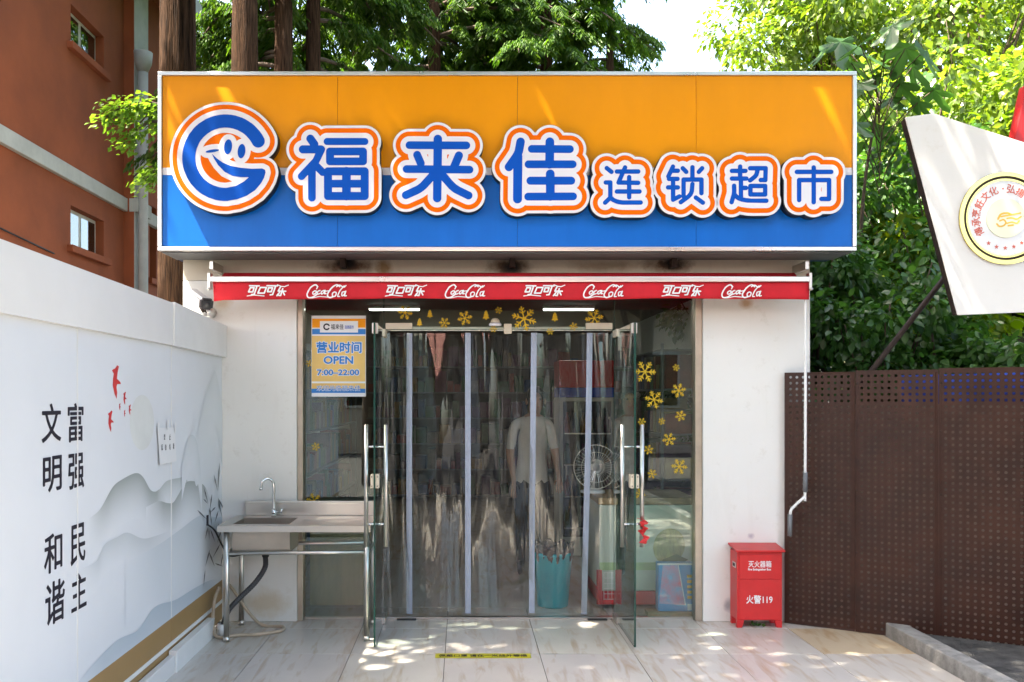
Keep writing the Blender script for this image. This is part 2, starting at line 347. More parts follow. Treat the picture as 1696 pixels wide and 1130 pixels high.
def text(name, body, mat, parent, c, u, v_, n_, w, h, bold=0., depth=.0015, shear=0.):
    """body fitted into w x h metres around point c; u right, v up, n out of the surface"""
    cu = bpy.data.curves.new('t', 'FONT'); cu.body = body; cu.shear = shear; cu.resolution_u = 3; cu.fill_mode = 'FRONT'
    me, co = curve_mesh(cu, 0.)
    bm = bmesh.new(); bm.from_mesh(me); bmesh.ops.remove_doubles(bm, verts=bm.verts, dist=1e-6); nb = {}
    for e in bm.edges:
        if len(e.link_faces) == 1:
            for a, b in (tuple(e.verts), tuple(e.verts)[::-1]): nb.setdefault(a, []).append(b)
    loops, seen = [], set()
    for v0 in nb:
        if v0 in seen: continue
        lp, v, pv = [], v0, None
        while v not in seen:
            seen.add(v); lp.append((v.co.x * 44, v.co.y * 44)); nx = [q for q in nb[v] if q is not pv and q not in seen]
            if not nx: break
            pv, v = v, nx[0]
        if len(lp) > 2: loops.append(lp)
    bm.free(); bpy.data.meshes.remove(me)
    xs, ys, f = field([], [], 4, .8, loops); me, co = fill(contours(xs, ys, f, bold * 44), depth); lo, hi = co.min(0), co.max(0)
    co[:, 0] = (co[:, 0] - (lo[0] + hi[0]) / 2) * w / (hi[0] - lo[0]); co[:, 1] = (co[:, 1] - (lo[1] + hi[1]) / 2) * h / (hi[1] - lo[1])
    return place(name, me, co, c, u, v_, n_, mat, parent)
FR = ((1, 0, 0), (0, 0, 1), (0, -1, 0))       # facing the camera

# ------------------------------------------------------------------ ground, paving, kerb, hillside
g = mobj('ground', [(-300, -300, -.03), (300, -300, -.03), (300, 300, -.03), (-300, 300, -.03)], [(0, 1, 2, 3)], M['asphalt']); tag(g, kind='structure')
def tilemat():
    m = pm('polished_cream_tile', (.62, .585, .53), .22, 0, .05, 1.6, rvar=.06); t = m.node_tree; b = t.nodes['Principled BSDF']
    src = b.inputs['Base Color'].links[0].from_socket
    oi = nd(t, 'ShaderNodeObjectInfo'); tc = nd(t, 'ShaderNodeTexCoord'); mp = nd(t, 'ShaderNodeMapping'); mp.inputs['Scale'].default_value = (9, 1.6, 1); mp.inputs['Rotation'].default_value = (0, 0, .5)
    t.links.new(tc.outputs['Object'], mp.inputs[0])
    w = nd(t, 'ShaderNodeTexNoise', noise_dimensions='4D'); w.inputs['Scale'].default_value = 1.5; w.inputs['Detail'].default_value = 5; w.inputs['Distortion'].default_value = 1.0
    ml = nd(t, 'ShaderNodeMath', operation='MULTIPLY'); ml.inputs[1].default_value = 60; t.links.new(oi.outputs['Random'], ml.inputs[0]); t.links.new(ml.outputs[0], w.inputs['W']); t.links.new(mp.outputs[0], w.inputs['Vector'])
    r = nd(t, 'ShaderNodeMapRange'); r.inputs[1].default_value = .5; r.inputs[2].default_value = .72; r.inputs[4].default_value = .85; t.links.new(w.outputs[0], r.inputs[0])
    a = nd(t, 'ShaderNodeMix', data_type='RGBA'); t.links.new(r.outputs[0], a.inputs[0]); t.links.new(src, a.inputs[6]); a.inputs[7].default_value = (.46, .36, .25, 1)
    c = nd(t, 'ShaderNodeMix', data_type='RGBA', blend_type='MULTIPLY'); c.inputs[0].default_value = 1; t.links.new(a.outputs[2], c.inputs[6]); t.links.new(oi.outputs['Color'], c.inputs[7])
    t.links.new(c.outputs[2], b.inputs['Base Color']); return m
M['tile'] = tilemat()
fl = box('paved_floor', -1.76, 2.88, -3.0, 6.6, -.025, -.006, M['grout'], None, 0); tag(fl, kind='structure')
xs_t = [-1.742, -1.315, -.715, -.115, .485, 1.085, 1.685, 2.285, 2.873]; tmesh = {}
for j in range(9):
    y1 = 6.657 - .6 * j; y0 = y1 - .6
    for i in range(8):
        x0, x1 = xs_t[i], xs_t[i + 1]; key = round(x1 - x0, 3)
        if key not in tmesh:
            bm = bmesh.new(); bm_box(bm, -key / 2 + .002, key / 2 - .002, -.298, .298, -.02, 0, .0012); me = bpy.data.meshes.new('floor_tile'); bm.to_mesh(me); bm.free(); me.materials.append(M['tile']); tmesh[key] = me
        o = link('floor_tile', tmesh[key], fl, ((x0 + x1) / 2, (y0 + y1) / 2, random.uniform(-.0006, .0006)))
        v = random.uniform(.93, 1.0); o.color = (v, v * random.uniform(.98, 1.0), v * random.uniform(.96, 1.02), 1)
        if i == 7 and j == 1: o.color = (1.0, .86, .66, 1)
kb = box('kerb', 2.878, 3.0, -3, 5.92, -.02, .092, M['concrete'], None, .008); tag(kb, kind='structure')
lot = slab('asphalt_lot', [(3.002, 5.78, .05), (3.002, -3, .05), (9, -3, .05), (9, 2.3, .05)], (0, 0, -1), .06, M['asphalt']); tag(lot, kind='structure')
FA, FT, FN = Vector((2.312, 6.2, 0)), Vector((.8635, -.5043, 0)), Vector((.5043, .8635, 0))
def hill_z(x, y):
    d = (Vector((x, y, 0)) - FA).dot(FN); return .0 + .5 * max(d - .8, 0) * (1 if d < 14 else 14 / d)
hv, hf = [], []; NX, NY = 50, 50
for j in range(NY + 1):
    for i in range(NX + 1):
        u = -.2 + (i / NX) ** 1.5 * 40; d = .15 + (j / NY) ** 1.6 * 40; p = FA + FT * (u - 0) + FN * d
        hv.append((p.x, p.y, hill_z(p.x, p.y) - .02 + .15 * math.sin(p.x * 1.7) * math.sin(p.y * 1.3) * min(1, d)))
for j in range(NY):
    for i in range(NX): a = j * (NX + 1) + i; hf.append((a, a + 1, a + NX + 2, a + NX + 1))
hl = mobj('hillside', hv, hf, M['soil'], None, True); tag(hl, kind='structure')

# ------------------------------------------------------------------ shop building
YW, YG = 6.24, 6.33
shop = thing('shop_building', 'small white painted shop with glass front and open glass doors', 'shop', (0.25, 6.24, 0))
xl, xr, gl0, gl1 = -2.03, 2.514, -1.205, 1.738
box('wall', xl, gl0, YW, YW + .2, 0, 2.47, M['wall'], shop, .006)
box('wall', gl1, xr, YW, YW + .2, 0, 2.47, M['wall'], shop, .006)
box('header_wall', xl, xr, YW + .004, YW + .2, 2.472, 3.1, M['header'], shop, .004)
box('side_wall', xl, xl + .18, YW + .202, 14, 0, 3.1, M['wall'], shop, 0)
box('side_wall', xr - .18, xr, YW + .202, 14, 0, 3.1, M['wall'], shop, 0)
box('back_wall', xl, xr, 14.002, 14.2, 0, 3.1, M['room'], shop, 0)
box('roof', xl - .05, xr + .05, YW - .0, 14.25, 3.102, 3.25, M['concrete'], shop, .01)
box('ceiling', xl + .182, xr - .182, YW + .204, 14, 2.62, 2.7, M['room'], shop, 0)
box('interior_floor', xl + .182, xr - .182, 6.66, 14, -.02, -.001, M['tile'], shop, 0)
for x0, x1 in ((gl0, gl0 + .04), (gl1 - .05, gl1)): box('frame_post', x0, x1, YW + .02, YG + .03, 0, 2.47, M['brass'], shop, .003)
box('frame_head', gl0 + .042, gl1 - .052, YG - .03, YG + .03, 2.43, 2.47, M['brass'], shop, .003)
box('threshold', gl0 + .042, gl1 - .052, YG - .02, YG + .03, .0005, .012, M['steel'], shop, .002)
DL, DR, DT = -.573, 1.10, 2.11
def pane(name, x0, x1, z0, z1): return box(name, x0, x1, YG - .005, YG + .005, z0, z1, M['glass'], shop, 0)
pl = pane('glass_pane', gl0 + .043, DL - .012, .014, 2.428)
pr = pane('glass_pane', DR + .012, gl1 - .053, .014, 2.428)
pt = pane('glass_pane', DL - .01, DR + .01, DT + .012, 2.428)
for q, x in ((pl, DL - .011), (pr, DR + .007)): box('pane_edge', x, x + .004, YG - .006, YG + .006, .014, 2.428, M['edge'], q, 0)
box('pane_edge', DL - .01, DR + .01, YG - .006, YG + .006, DT + .007, DT + .0115, M['edge'], pt, 0)
# open door leaves (hinged at the glass line, standing at right angles to the front)
for X, s in ((DL, -1), (DR + .012, 1)):
    y0, y1 = 5.57, 6.315
    d = box('door', X - .005, X + .005, y0 + .004, y1, .012, DT, M['glass'], shop, 0)
    box('door_edge', X - .006, X + .006, y0, y0 + .005, .012, DT, M['edge'], d, 0)
    box('door_edge', X - .0055, X + .0055, y0 + .005, y1, .008, .0125, M['edge'], d, 0)
    box('patch_fitting', X - .016, X + .016, y1 - .16, y1 + .006, DT - .05, DT + .004, M['cream'], d, .003)
    box('patch_fitting', X - .016, X + .016, y1 - .16, y1 + .006, .004, .05, M['steel'], d, .003)
    box('corner_clamp', X - .018, X + .018, y0 + .02, y0 + .07, DT - .07, DT - .002, M['steel'], d, .003)
    lk = box('lock', X - .028, X + .028, y0 + .006, y0 + .075, 1.035, 1.125, M['cream'], d, .004)
    for dz in (1.05, 1.11):
        for dx in (-.018, .018): tube('screw', [(X + dx, y0 + .007, dz), (X + dx, y0 + .003, dz)], .004, M['dark'], lk, 8)
    for e in (-1, 1):
        hx = X + e * .065
        h = tube('handle', [(hx, y0 + .1, .64), (hx, y0 + .1, 1.445)], .0145, M['steel'], d, 16)
        for z in (.79, 1.30): tube('stand_off', [(X + e * .006, y0 + .1, z), (hx, y0 + .1, z)], .008, M['chrome'], h, 10)
for x in (DL + .16, DR - .12): box('floor_spring_cover', x - .07, x + .07, 6.27, 6.325, .0008, .006, M['dark'], shop, .001)
box('transom_patch', DL + .005, DL + .20, YG - .017, YG + .017, DT + .014, DT + .06, M['cream'], shop, .003)
box('transom_patch', DR - .20, DR - .005, YG - .017, YG + .017, DT + .014, DT + .06, M['cream'], shop, .003)
# yellow stickers on the glass
def flake():
    st = []
    for k in range(6):
        a = k * math.pi / 3; c, s = math.cos(a), math.sin(a); st.append(([(0, 0), (c, s)], .055))
        for q, L in ((.45, .28), (.72, .24)):
            for e in (-1, 1): b = a + e * .9; st.append(([(c * q, s * q), (c * q + L * math.cos(b), s * q + L * math.sin(b))], .05))
    st = [([(x * 40, y * 40) for x, y in p], w * 40) for p, w in st]
    xs, ys, f = field(st, [], 3, 1.1); me, co = fill(contours(xs, ys, f, 0), .0015); co[:, :2] /= 40; return me, co
def sticker_mesh(mc, nm):
    me, co = mc; w = np.stack([co[:, 0], -co[:, 2], co[:, 1]], 1); me.vertices.foreach_set('co', w.ravel()); me.update(); me.name = nm; me.materials.append(M['yellow']); return me
FLK = sticker_mesh(flake(), 'snowflake_sticker')
xs, ys, f = field([], [[(40 * x, 40 * y) for x, y in [(0, 1), (.4, .45), (.22, .45), (.6, -.1), (.3, -.1), (.75, -.7), (.12, -.7), (.12, -1), (-.12, -1), (-.12, -.7), (-.75, -.7), (-.3, -.1), (-.6, -.1), (-.22, .45), (-.4, .45)]]], 3, 1)
me_, co_ = fill(contours(xs, ys, f, 0), .0015); co_[:, :2] /= 40; TRE = sticker_mesh((me_, co_), 'tree_sticker')
for par, lst in ((pr, [(1068, 616, 18), (1120, 609, 6), (1083, 662, 15), (1124, 647, 12), (1127, 689, 9), (1063, 699, 7), (1096, 698, 6), (1108, 728, 11), (1074, 745, 8), (1125, 773, 13), (1080, 785, 8), (1060, 818, 9), (1040, 660, 8)]),
                 (pt, [(671, 518, 12), (736, 535, 9), (770, 527, 12), (826, 514, 6), (868, 528, 20), (984, 527, 15), (950, 541, 7), (911, 549, 6), (817, 545, 6)]),
                 (pl, [(523, 740, 7), (520, 830, 13), (512, 602, 6)])):
    for (x, y, r) in lst:
        p = P(x, y, YG - .0065); o = link('snowflake_sticker', FLK, par, p); s = r / F * YG; o.scale = (s, 1, s); o.rotation_euler = (0, random.uniform(-.3, .3), 0)
for (x, y, r) in [(712, 520, 7), (695, 534, 7), (805, 522, 8), (919, 525, 8)]:
    o = link('tree_sticker', TRE, pt, P(x, y, YG - .0065)); s = r / F * YG; o.scale = (s, 1, s)
bell = P(820, 533, YG - .006)
tb = thing('door_chime', 'small white dome door chime stuck on the glass above the doorway', 'door chime', bell)
lathe('base', [(.045, -.012), (.046, .0), (.04, .008)], bell + Vector((0, -.02, -.02)), M['signwhite'], tb)
lathe('dome', [(.036, .008), (.03, .03), (.018, .042), (.0, .046)], bell + Vector((0, -.02, -.02)), M['cream'], tb)
p = P(841, 545, YG - .008); box('glass_clip', p.x - .03, p.x + .03, YG - .016, YG - .006, DT - .02, DT + .055, M['cream'], shop, .006)

# opening-hours poster on the left pane
po = thing('opening_hours_poster', 'orange and blue paper poster with opening hours on left window', 'poster', P(561, 657, YG - .008))
YP = YG - .0075
def prect(nm, x0, x1, y0, y1, mat, k, par=po): a, b = P(x0, y1, YP), P(x1, y0, YP); return box(nm, a.x, b.x, YP - .0008 * k - .0008, YP - .0008 * k, a.z, b.z, mat, par, 0)
M['posterorange'] = pm('poster_orange', (.92, .60, .18), .45, 0, .12, 3); M['posterblue'] = pm('poster_blue', (.01, .2, .58), .45, 0, .05)
prect('sheet', 516, 606, 523, 657, M['printwhite'], 0)
prect('orange_band', 517, 605.5, 528, 543, M['orange'], 1); prect('blue_band', 517, 605.5, 545, 554, M['posterblue'], 1)
prect('orange_panel', 516.5, 605, 556.5, 632, M['posterorange'], 1); prect('orange_band', 516.5, 605, 635, 646, M['posterorange'], 1); prect('blue_band', 516, 605, 644, 651, M['posterblue'], 2)
prect('title_plate', 530, 593, 532, 551, M['printwhite'], 2.5)
def ptext(s, x0, x1, y0, y1, mat, bold, k=4):
    c = P((x0 + x1) / 2, (y0 + y1) / 2, YP - .0008 * k); return text('lettering', s, mat, po, c, *FR, (x1 - x0) / F * YP, (y1 - y0) / F * YP, bold, .0006)
ptext('福来佳', 548, 569, 537, 546, M['ink'], .01); ptext('连锁超市', 571, 586, 539, 545, M['letterblue'], .01)
px_shape('emblem', [([(541 + 4.5 * math.cos(a), 541.5 - 4.5 * math.sin(a)) for a in np.linspace(.5, 5.6, 18)], 1.2)], [], 0, .4, YP - .004, .0006, M['ink'], po)
for s, q in (('营业时间', (524, 599, 566, 585)), ('OPEN', (536, 585, 590, 603)), ('7:00–22:00', (525, 595, 612, 622))):
    ptext(s, q[0] - 1, q[1] + 1, q[2] - 1, q[3] + 1, M['printwhite'], .07, 3); ptext(s, *q, M['posterblue'], .03, 4.2)
ptext('欢迎光临福来佳', 524, 597, 638, 648, M['printwhite'], .04, 3.2); ptext('欢迎光临福来佳', 524, 597, 638.5, 647.5, M['posterblue'], .0, 4.2)

# clear strip curtain in the doorway
cur = thing('strip_curtain', 'clear plastic strip curtain with lavender edge bands filling the doorway', 'curtain', (.26, 6.37, 0))
edges = [640, 678, 775, 882, 972, 1013]
for i in range(5):
    xa, xb = X_(edges[i], 6.37), X_(edges[i + 1], 6.37); v, f_ = [], []; nu, nv = 16, 30; ph = i * 1.9
    for b in range(nv + 1):
        for a in range(nu + 1):
            u, w = a / nu, b / nv; z = .03 + w * 2.07
            yy = 6.365 + (.012 if i % 2 else 0) + (1 - w * .8) * .034 * math.sin(u * 6.0 + ph + .6 * math.sin(w * 5)) * (.4 + u * (1 - u) * 3) + .009 * math.sin(u * 11 + w * 6 + ph) + .008 * math.sin(w * 5 + ph)
            v.append((xa + (xb - xa) * u, yy, z - (.012 * math.sin(u * 5 + ph) if b == 0 else 0)))
    for b in range(nv):
        for a in range(nu): q = b * (nu + 1) + a; f_.append((q, q + 1, q + nu + 2, q + nu + 1))
    st = mobj('strip', v, f_, M['pvc'], cur, True)
    if i:
        vv, ff = [], []; wv = .021
        for b in range(nv + 1):
            q = Vector(v[b * (nu + 1)]); lean = (.02 if i == 4 else .008 if i == 3 else 0) * (b / nv - .5) * 2
            for dx, dy in ((-wv, -.006), (-wv * .3, -.009), (wv * .3, -.009), (wv, -.006), (wv, .004), (-wv, .004)): vv.append((q.x + dx + lean, q.y + dy - .012, q.z))
        for b in range(nv):
            for a in range(6): ff.append((b * 6 + a, b * 6 + (a + 1) % 6, (b + 1) * 6 + (a + 1) % 6, (b + 1) * 6 + a))
        mobj('edge_band', vv, ff, M['band'], st, False)
box('hanging_rail', X_(640, 6.37), X_(1013, 6.37), 6.35, 6.40, 2.115, 2.145, M['alu'], cur, .003)

# ------------------------------------------------------------------ big sign box
YS = 5.878; zt, zb = 3.846, 2.6226; x0s, x1s = -2.08, 2.682
sg = thing('shop_sign', 'large orange and blue shop sign box with raised lettering above the awning', 'shop sign', (.3, YS, zb))
box('casing', x0s + .004, x1s - .004, YS + .012, YW + .12, zb + .004, zt - .004, M['blueside'], sg, 0)
box('soffit_strip', x0s + .01, x1s - .01, YS + .05, YW - .004, zb - .004, zb + .003, M['grey'], sg, 0)
tw = .028
for nm, a in (('frame_bar', (x0s, x1s, zt - tw, zt)), ('frame_bar', (x0s, x1s, zb, zb + tw)), ('frame_bar', (x0s, x0s + tw, zb + tw + .001, zt - tw - .001)), ('frame_bar', (x1s - tw, x1s, zb + tw + .001, zt - tw - .001))):
    box(nm, a[0], a[1], YS - .012, YS + .03, a[2], a[3], M['alu'], sg, .004)
cols = [x0s + tw, X_(559, YS), X_(857, YS), X_(1153, YS), x1s - tw]; zs0, zs1 = Z_(278, YS), Z_(290, YS)
for i in range(4):
    a, b = cols[i] + .001, cols[i + 1] - .001
    box('orange_panel', a, b, YS, YS + .01, zs0 + .0005, zt - tw - .001, M['orange'], sg, .001)
    box('white_stripe', a, b, YS - .001, YS + .01, zs1, zs0, M['signwhite'], sg, .001)
    box('blue_panel', a, b, YS, YS + .01, zb + tw + .001, zs1 - .0005, M['blue'], sg, .001)
def c1(*p): return [(x * .26549 + 250, y * .26549 + 100) for x, y in p]
def c2(*p): return [(x * .21239 + 640, y * .21239 + 160) for x, y in p]
def c3(*p): return [(x * .27123 + 970, y * .27123 + 220) for x, y in p]
k1, k2, k3 = .26549, .21239, .27123
def curve2(pts, n=6): return [(p.x, p.y) for p in smoothpts([(a, b, 0) for a, b in pts], n)]
def ell(cx_, cy_, rx, ry, rot=0):
    return [(cx_ + rx * math.cos(a) * math.cos(rot) - ry * math.sin(a) * math.sin(rot), cy_ + rx * math.cos(a) * math.sin(rot) + ry * math.sin(a) * math.cos(rot)) for a in np.linspace(0, 2 * math.pi, 26)[:-1]]
fu = [(c1((995, 490), (1020, 525)), 25 * k1), (c1((948, 557), (1062, 557)), 25 * k1), (c1((1062, 562), (1030, 630), (940, 725)), 23 * k1), (c1((1005, 660), (1005, 858)), 24 * k1), (c1((1037, 665), (1072, 700)), 23 * k1),
      (c1((1100, 508), (1335, 508)), 22 * k1), (c1((1117, 570), (1324, 570), (1324, 632), (1117, 632), (1117, 570)), 24 * k1), (c1((1118, 601), (1118, 601.1)), 25 * k1),
      (c1((1105, 694), (1334, 694), (1334, 848), (1105, 848), (1105, 694)), 25 * k1), (c1((1105, 771), (1334, 771)), 24 * k1), (c1((1220, 694), (1220, 848)), 27 * k1)]
lai = [(c2((180, 381), (623, 383)), 30 * k2), (c2((401, 333), (396, 793)), 33 * k2), (c2((240, 457), (268, 522)), 31 * k2), (c2((565, 462), (530, 545)), 32 * k2), (c2((158, 567), (648, 572)), 30 * k2),
       (curve2(c2((375, 600), (270, 712), (152, 770))), 31 * k2), (curve2(c2((425, 600), (525, 712), (640, 773))), 31 * k2)]
jia = [(curve2(c2((1046, 355), (1028, 440), (985, 510), (955, 551))), 33 * k2), (c2((1025, 470), (1022, 800)), 35 * k2), (c2((1133, 410), (1430, 412)), 30 * k2), (c2((1274, 355), (1272, 530)), 34 * k2), (c2((1108, 530), (1452, 530)), 30 * k2),
       (c2((1277, 605), (1278, 780)), 34 * k2), (c2((1123, 658), (1440, 658)), 31 * k2), (c2((1105, 782), (1455, 780)), 30 * k2)]
w3 = 13.5 * k3
lian = [(c3((128, 217), (157, 240)), w3), (c3((122, 305), (150, 305), (150, 398), (118, 428)), w3), (curve2(c3((150, 395), (175, 415), (225, 427), (335, 427))), w3),
        (c3((190, 238), (320, 238)), w3), (c3((240, 213), (200, 305), (320, 307)), w3), (c3((265, 272), (265, 395)), w3), (c3((190, 360), (328, 360)), w3)]
suo = [(c3((532, 208), (504, 268)), w3), (c3((530, 233), (562, 233)), w3), (c3((508, 283), (560, 283)), w3), (c3((502, 335), (562, 335)), w3), (c3((533, 285), (533, 410), (572, 390)), w3), (c3((592, 218), (613, 240)), w3), (c3((651, 212), (651, 285)), w3), (c3((710, 218), (690, 240)), w3),
       (c3((597, 390), (597, 287), (706, 287), (706, 370)), w3), (curve2(c3((651, 315), (640, 375), (580, 425))), w3), (c3((672, 397), (715, 428)), w3)]
chao = [(c3((892, 234), (975, 234)), w3), (c3((942, 208), (942, 285)), w3), (c3((892, 281), (980, 281)), w3), (curve2(c3((905, 325), (905, 370), (890, 425))), w3), (c3((947, 290), (947, 400)), w3), (c3((947, 338), (978, 338)), w3), (curve2(c3((905, 375), (935, 402), (1000, 416), (1102, 416))), w3),
        (c3((1003, 218), (1098, 218), (1096, 290), (1068, 290)), w3), (curve2(c3((1050, 222), (1038, 262), (1003, 292))), w3), (c3((1005, 326), (1095, 326), (1095, 378), (1005, 378), (1005, 326)), w3)]
shi = [(c3((1288, 240), (1498, 240)), w3), (c3((1391, 213), (1391, 425)), w3), (c3((1302, 412), (1302, 290), (1485, 290), (1485, 405), (1438, 405)), w3)]
arc = c1(*[(466 + 229 * math.cos(R(a)), 609 - 229 * math.sin(R(a))) for a in np.linspace(27, 272, 50)])
logo_s = [(arc, 41 * k1)]
logo_p = [c1((380, 583), (410, 612), (450, 640), (500, 660), (560, 672), (630, 678), (695, 676), (712, 684), (716, 700), (706, 735), (688, 768), (650, 812), (600, 845), (540, 868), (470, 879), (470, 797), (530, 785), (580, 758), (612, 731), (560, 730), (510, 722), (460, 697), (420, 655), (395, 615)),
          c1(*ell(482, 541, 25, 47, .12)), c1(*ell(566, 568, 24, 45, .12)), c1(*ell(384, 567, 43, 9, -.15))]
Yl = YS - .08
def letter(nm, s, p, lab):
    L = px_shape(nm, s, p, 21.6, .9, YS - .0005, .0765, M['black'], sg, Yl)
    # the black return tapers onto a white face plate, then orange, white and blue vinyl
    px_shape('white_face', s, p, 21.0, .8, YS - .0775, .003, M['signwhite'], L, Yl)
    px_shape('orange_outline', s, p, 16.4, .8, YS - .0807, .0012, M['letterorange'], L, Yl)
    px_shape('white_outline', s, p, 8.6, .7, YS - .0821, .0012, M['signwhite'], L, Yl)
    px_shape('blue_character', s, p, 0, .5, YS - .0835, .0012, M['letterblue'], L, Yl)
    L['label'] = lab
for nm, s, p, lab in (('sign_emblem', logo_s, logo_p, 'raised smiling round emblem in blue, white and orange'), ('sign_letter', fu, [], 'raised blue character 福'), ('sign_letter', lai, [], 'raised blue character 来'), ('sign_letter', jia, [], 'raised blue character 佳'),
                      ('sign_letter', lian, [], 'small raised blue character 连'), ('sign_letter', suo, [], 'small raised blue character 锁'), ('sign_letter', chao, [], 'small raised blue character 超'), ('sign_letter', shi, [], 'small raised blue character 市')):
    letter(nm, s, p, lab)
for px in (570, 848, 1113):
    q = P(px, 432, YW - .02); box('support_bracket', q.x - .02, q.x + .02, YW - .1, YW + .002, zb - .07, zb - .006, M['rustpole'], sg, .003)

# ------------------------------------------------------------------ red awning
aw = thing('rolled_awning', 'red retracted shop awning with white drink lettering on its valance', 'awning', (.33, 6.1, 2.3))
ax0, ax1 = X_(353, 5.94), X_(1340, 5.94)
def sheet(name, rows, nx, mat, par, th=.004):
    v, f_ = [], []
    for r in rows:
        for i in range(nx + 1): v.append(r(i / nx))
    n = len(rows)
    for j in range(n - 1):
        for i in range(nx): a = j * (nx + 1) + i; f_.append((a, a + 1, a + nx + 2, a + nx + 1))
    o = mobj(name, v, f_, mat, par, True); md = o.modifiers.new('thickness', 'SOLIDIFY'); md.thickness = th; md.offset = 0; return o
wob = lambda u, a, f1, ph: a * (math.sin(u * f1 + ph) + .5 * math.sin(u * f1 * 2.3 + ph * 2))
def arow(t):
    return lambda u: (ax0 + .015 + (ax1 - ax0 - .03) * u, 6.17 - .215 * t, 2.515 - .065 * t - .022 * math.sin(math.pi * u) * (1 - t * .7) - .02 * math.sin(math.pi * t) + wob(u, .004, 26 + 7 * t, t * 5) * math.sin(math.pi * t))
sheet('canopy_cloth', [arow(t / 8) for t in range(9)], 90, M['red'], aw)
tube('roller', [(ax0 + .02, 6.165, 2.485), (ax1 - .02, 6.165, 2.485)], .03, M['red'], aw, 14)
box('front_bar', ax0 - .02, ax1 + .0, 5.925, 5.965, Z_(467, 5.93), Z_(458, 5.93), M['alu'], aw, .006)
def vrow(t):
    zt_, zb_ = Z_(466, 5.94), Z_(495.5, 5.94)
    return lambda u: (ax0 - .004 + (ax1 - ax0 + .008) * u, 5.948 + t * wob(u, .006, 21, 1) + (.02 * t * max(0, 1 - u * 60)), zt_ + (zb_ - zt_) * t - t * (wob(u, .0045, 13, .6) + .008 * math.exp(-((u - .0) / .01) ** 2)))
va = sheet('valance', [vrow(t / 5) for t in range(6)], 120, M['red'], aw, .003)
def c4(*p): return [(x * .13277 + 280, y * .13277 + 410) for x, y in p]
def kele(dx):
    S = [((1005, 478), (1125, 480)), ((1015, 502), (1062, 502), (1045, 555), (992, 555), (1015, 502)), ((1098, 482), (1062, 585), (1030, 588)),
         ((1140, 500), (1215, 500), (1188, 570), (1108, 570), (1140, 500)), ((1222, 478), (1352, 480)), ((1242, 504), (1292, 504), (1275, 552), (1228, 552), (1242, 504)), ((1330, 482), (1292, 588), (1262, 592)),
         ((1352, 466), (1400, 486), (1440, 490), (1488, 470)), ((1392, 490), (1362, 545), (1455, 547)), ((1418, 515), (1392, 600), (1370, 598)), ((1378, 562), (1345, 602)), ((1425, 562), (1440, 592)), ((975, 606), (1060, 594), (1130, 598), (1185, 606))]
    return [([(x + dx, y) for x, y in c4(*s)], (9 if i not in (7, 12) else 6) * .13277) for i, s in enumerate(S)]
def cola(dx):
    # flowing script, in 0..205 x 0..75 units (about 66 x 23 px)
    def q(*p, w=3.0): return (curve2([(dx + a * .3125 + 330, b * .3125 + 400) for a, b in p], 5), w * .3125)
    return [q((628, 240), (615, 230), (590, 245), (572, 278), (578, 297), (600, 296), (622, 282), w=3.6), q((628, 240), (622, 252), w=2.6), q((578, 297), (600, 300), (640, 292), (690, 296), (720, 292), w=2.2),
            q((612, 262), (602, 270), (604, 280), (616, 276), (620, 264), (612, 262), w=3), q((640, 260), (628, 266), (626, 280), (640, 276), w=3), q((662, 260), (648, 266), (648, 279), (658, 274), (668, 260), (664, 277), (672, 276), w=3),
            q((672, 264), (684, 262), w=2.4), q((745, 240), (728, 230), (702, 246), (680, 280), (690, 298), (712, 292), w=3.6), q((728, 240), (745, 232), (765, 243), (778, 234), w=3.0),
            q((716, 268), (706, 276), (708, 292), (722, 288), (726, 272), (716, 268), w=3), q((768, 236), (745, 262), (734, 290), (744, 292), w=3.0), q((772, 266), (758, 270), (756, 288), (766, 284), (777, 264), (770, 288), (780, 288), w=3)]
for k in range(4):
    dk = k * 229.0
    px_shape('lettering', kele(dk), [], 0, .35, 5.9285, .0015, M['printwhite'], va)
    px_shape('lettering', cola(dk), [], 0, .35, 5.9285, .0015, M['printwhite'], va)
for x, e in ((ax0 - .03, -1), (ax1 + .012, 1)):
    br = box('bracket', x - .011, x + .011, 5.94, 6.0, Z_(479, 5.95), Z_(452, 5.95), M['steel'], aw, .004)
    box('wall_plate', x - .014, x + .014, 6.0, YW + .003, Z_(450, 6.1), Z_(436, 6.1), M['steel'], br, .004); tube('bolt', [(x, 5.931, 2.37), (x, 5.922, 2.37)], .011, M['steel'], br, 6)
cxk = X_(1334, 5.97)
cr = tube('crank_rod', smoothpts([(cxk, 5.97, Z_(470, 5.97)), (cxk, 5.97, Z_(640, 5.97)), (cxk - .003, 5.97, Z_(815, 5.97)), (cxk - .012, 5.97, Z_(824, 5.97)), (cxk - .075, 5.97, Z_(838, 5.97)), (cxk - .105, 5.97, Z_(850, 5.97)), (cxk - .108, 5.97, Z_(886, 5.97))], 5), .0095, M['white'], aw, 10)
tube('grip', [(cxk - .001, 5.97, Z_(783, 5.97)), (cxk - .002, 5.97, Z_(815, 5.97))], .0155, M['grey'], cr, 12)
tube('grip', [(cxk - .107, 5.97, Z_(852, 5.97)), (cxk - .109, 5.97, Z_(888, 5.97))], .0155, M['grey'], cr, 12)

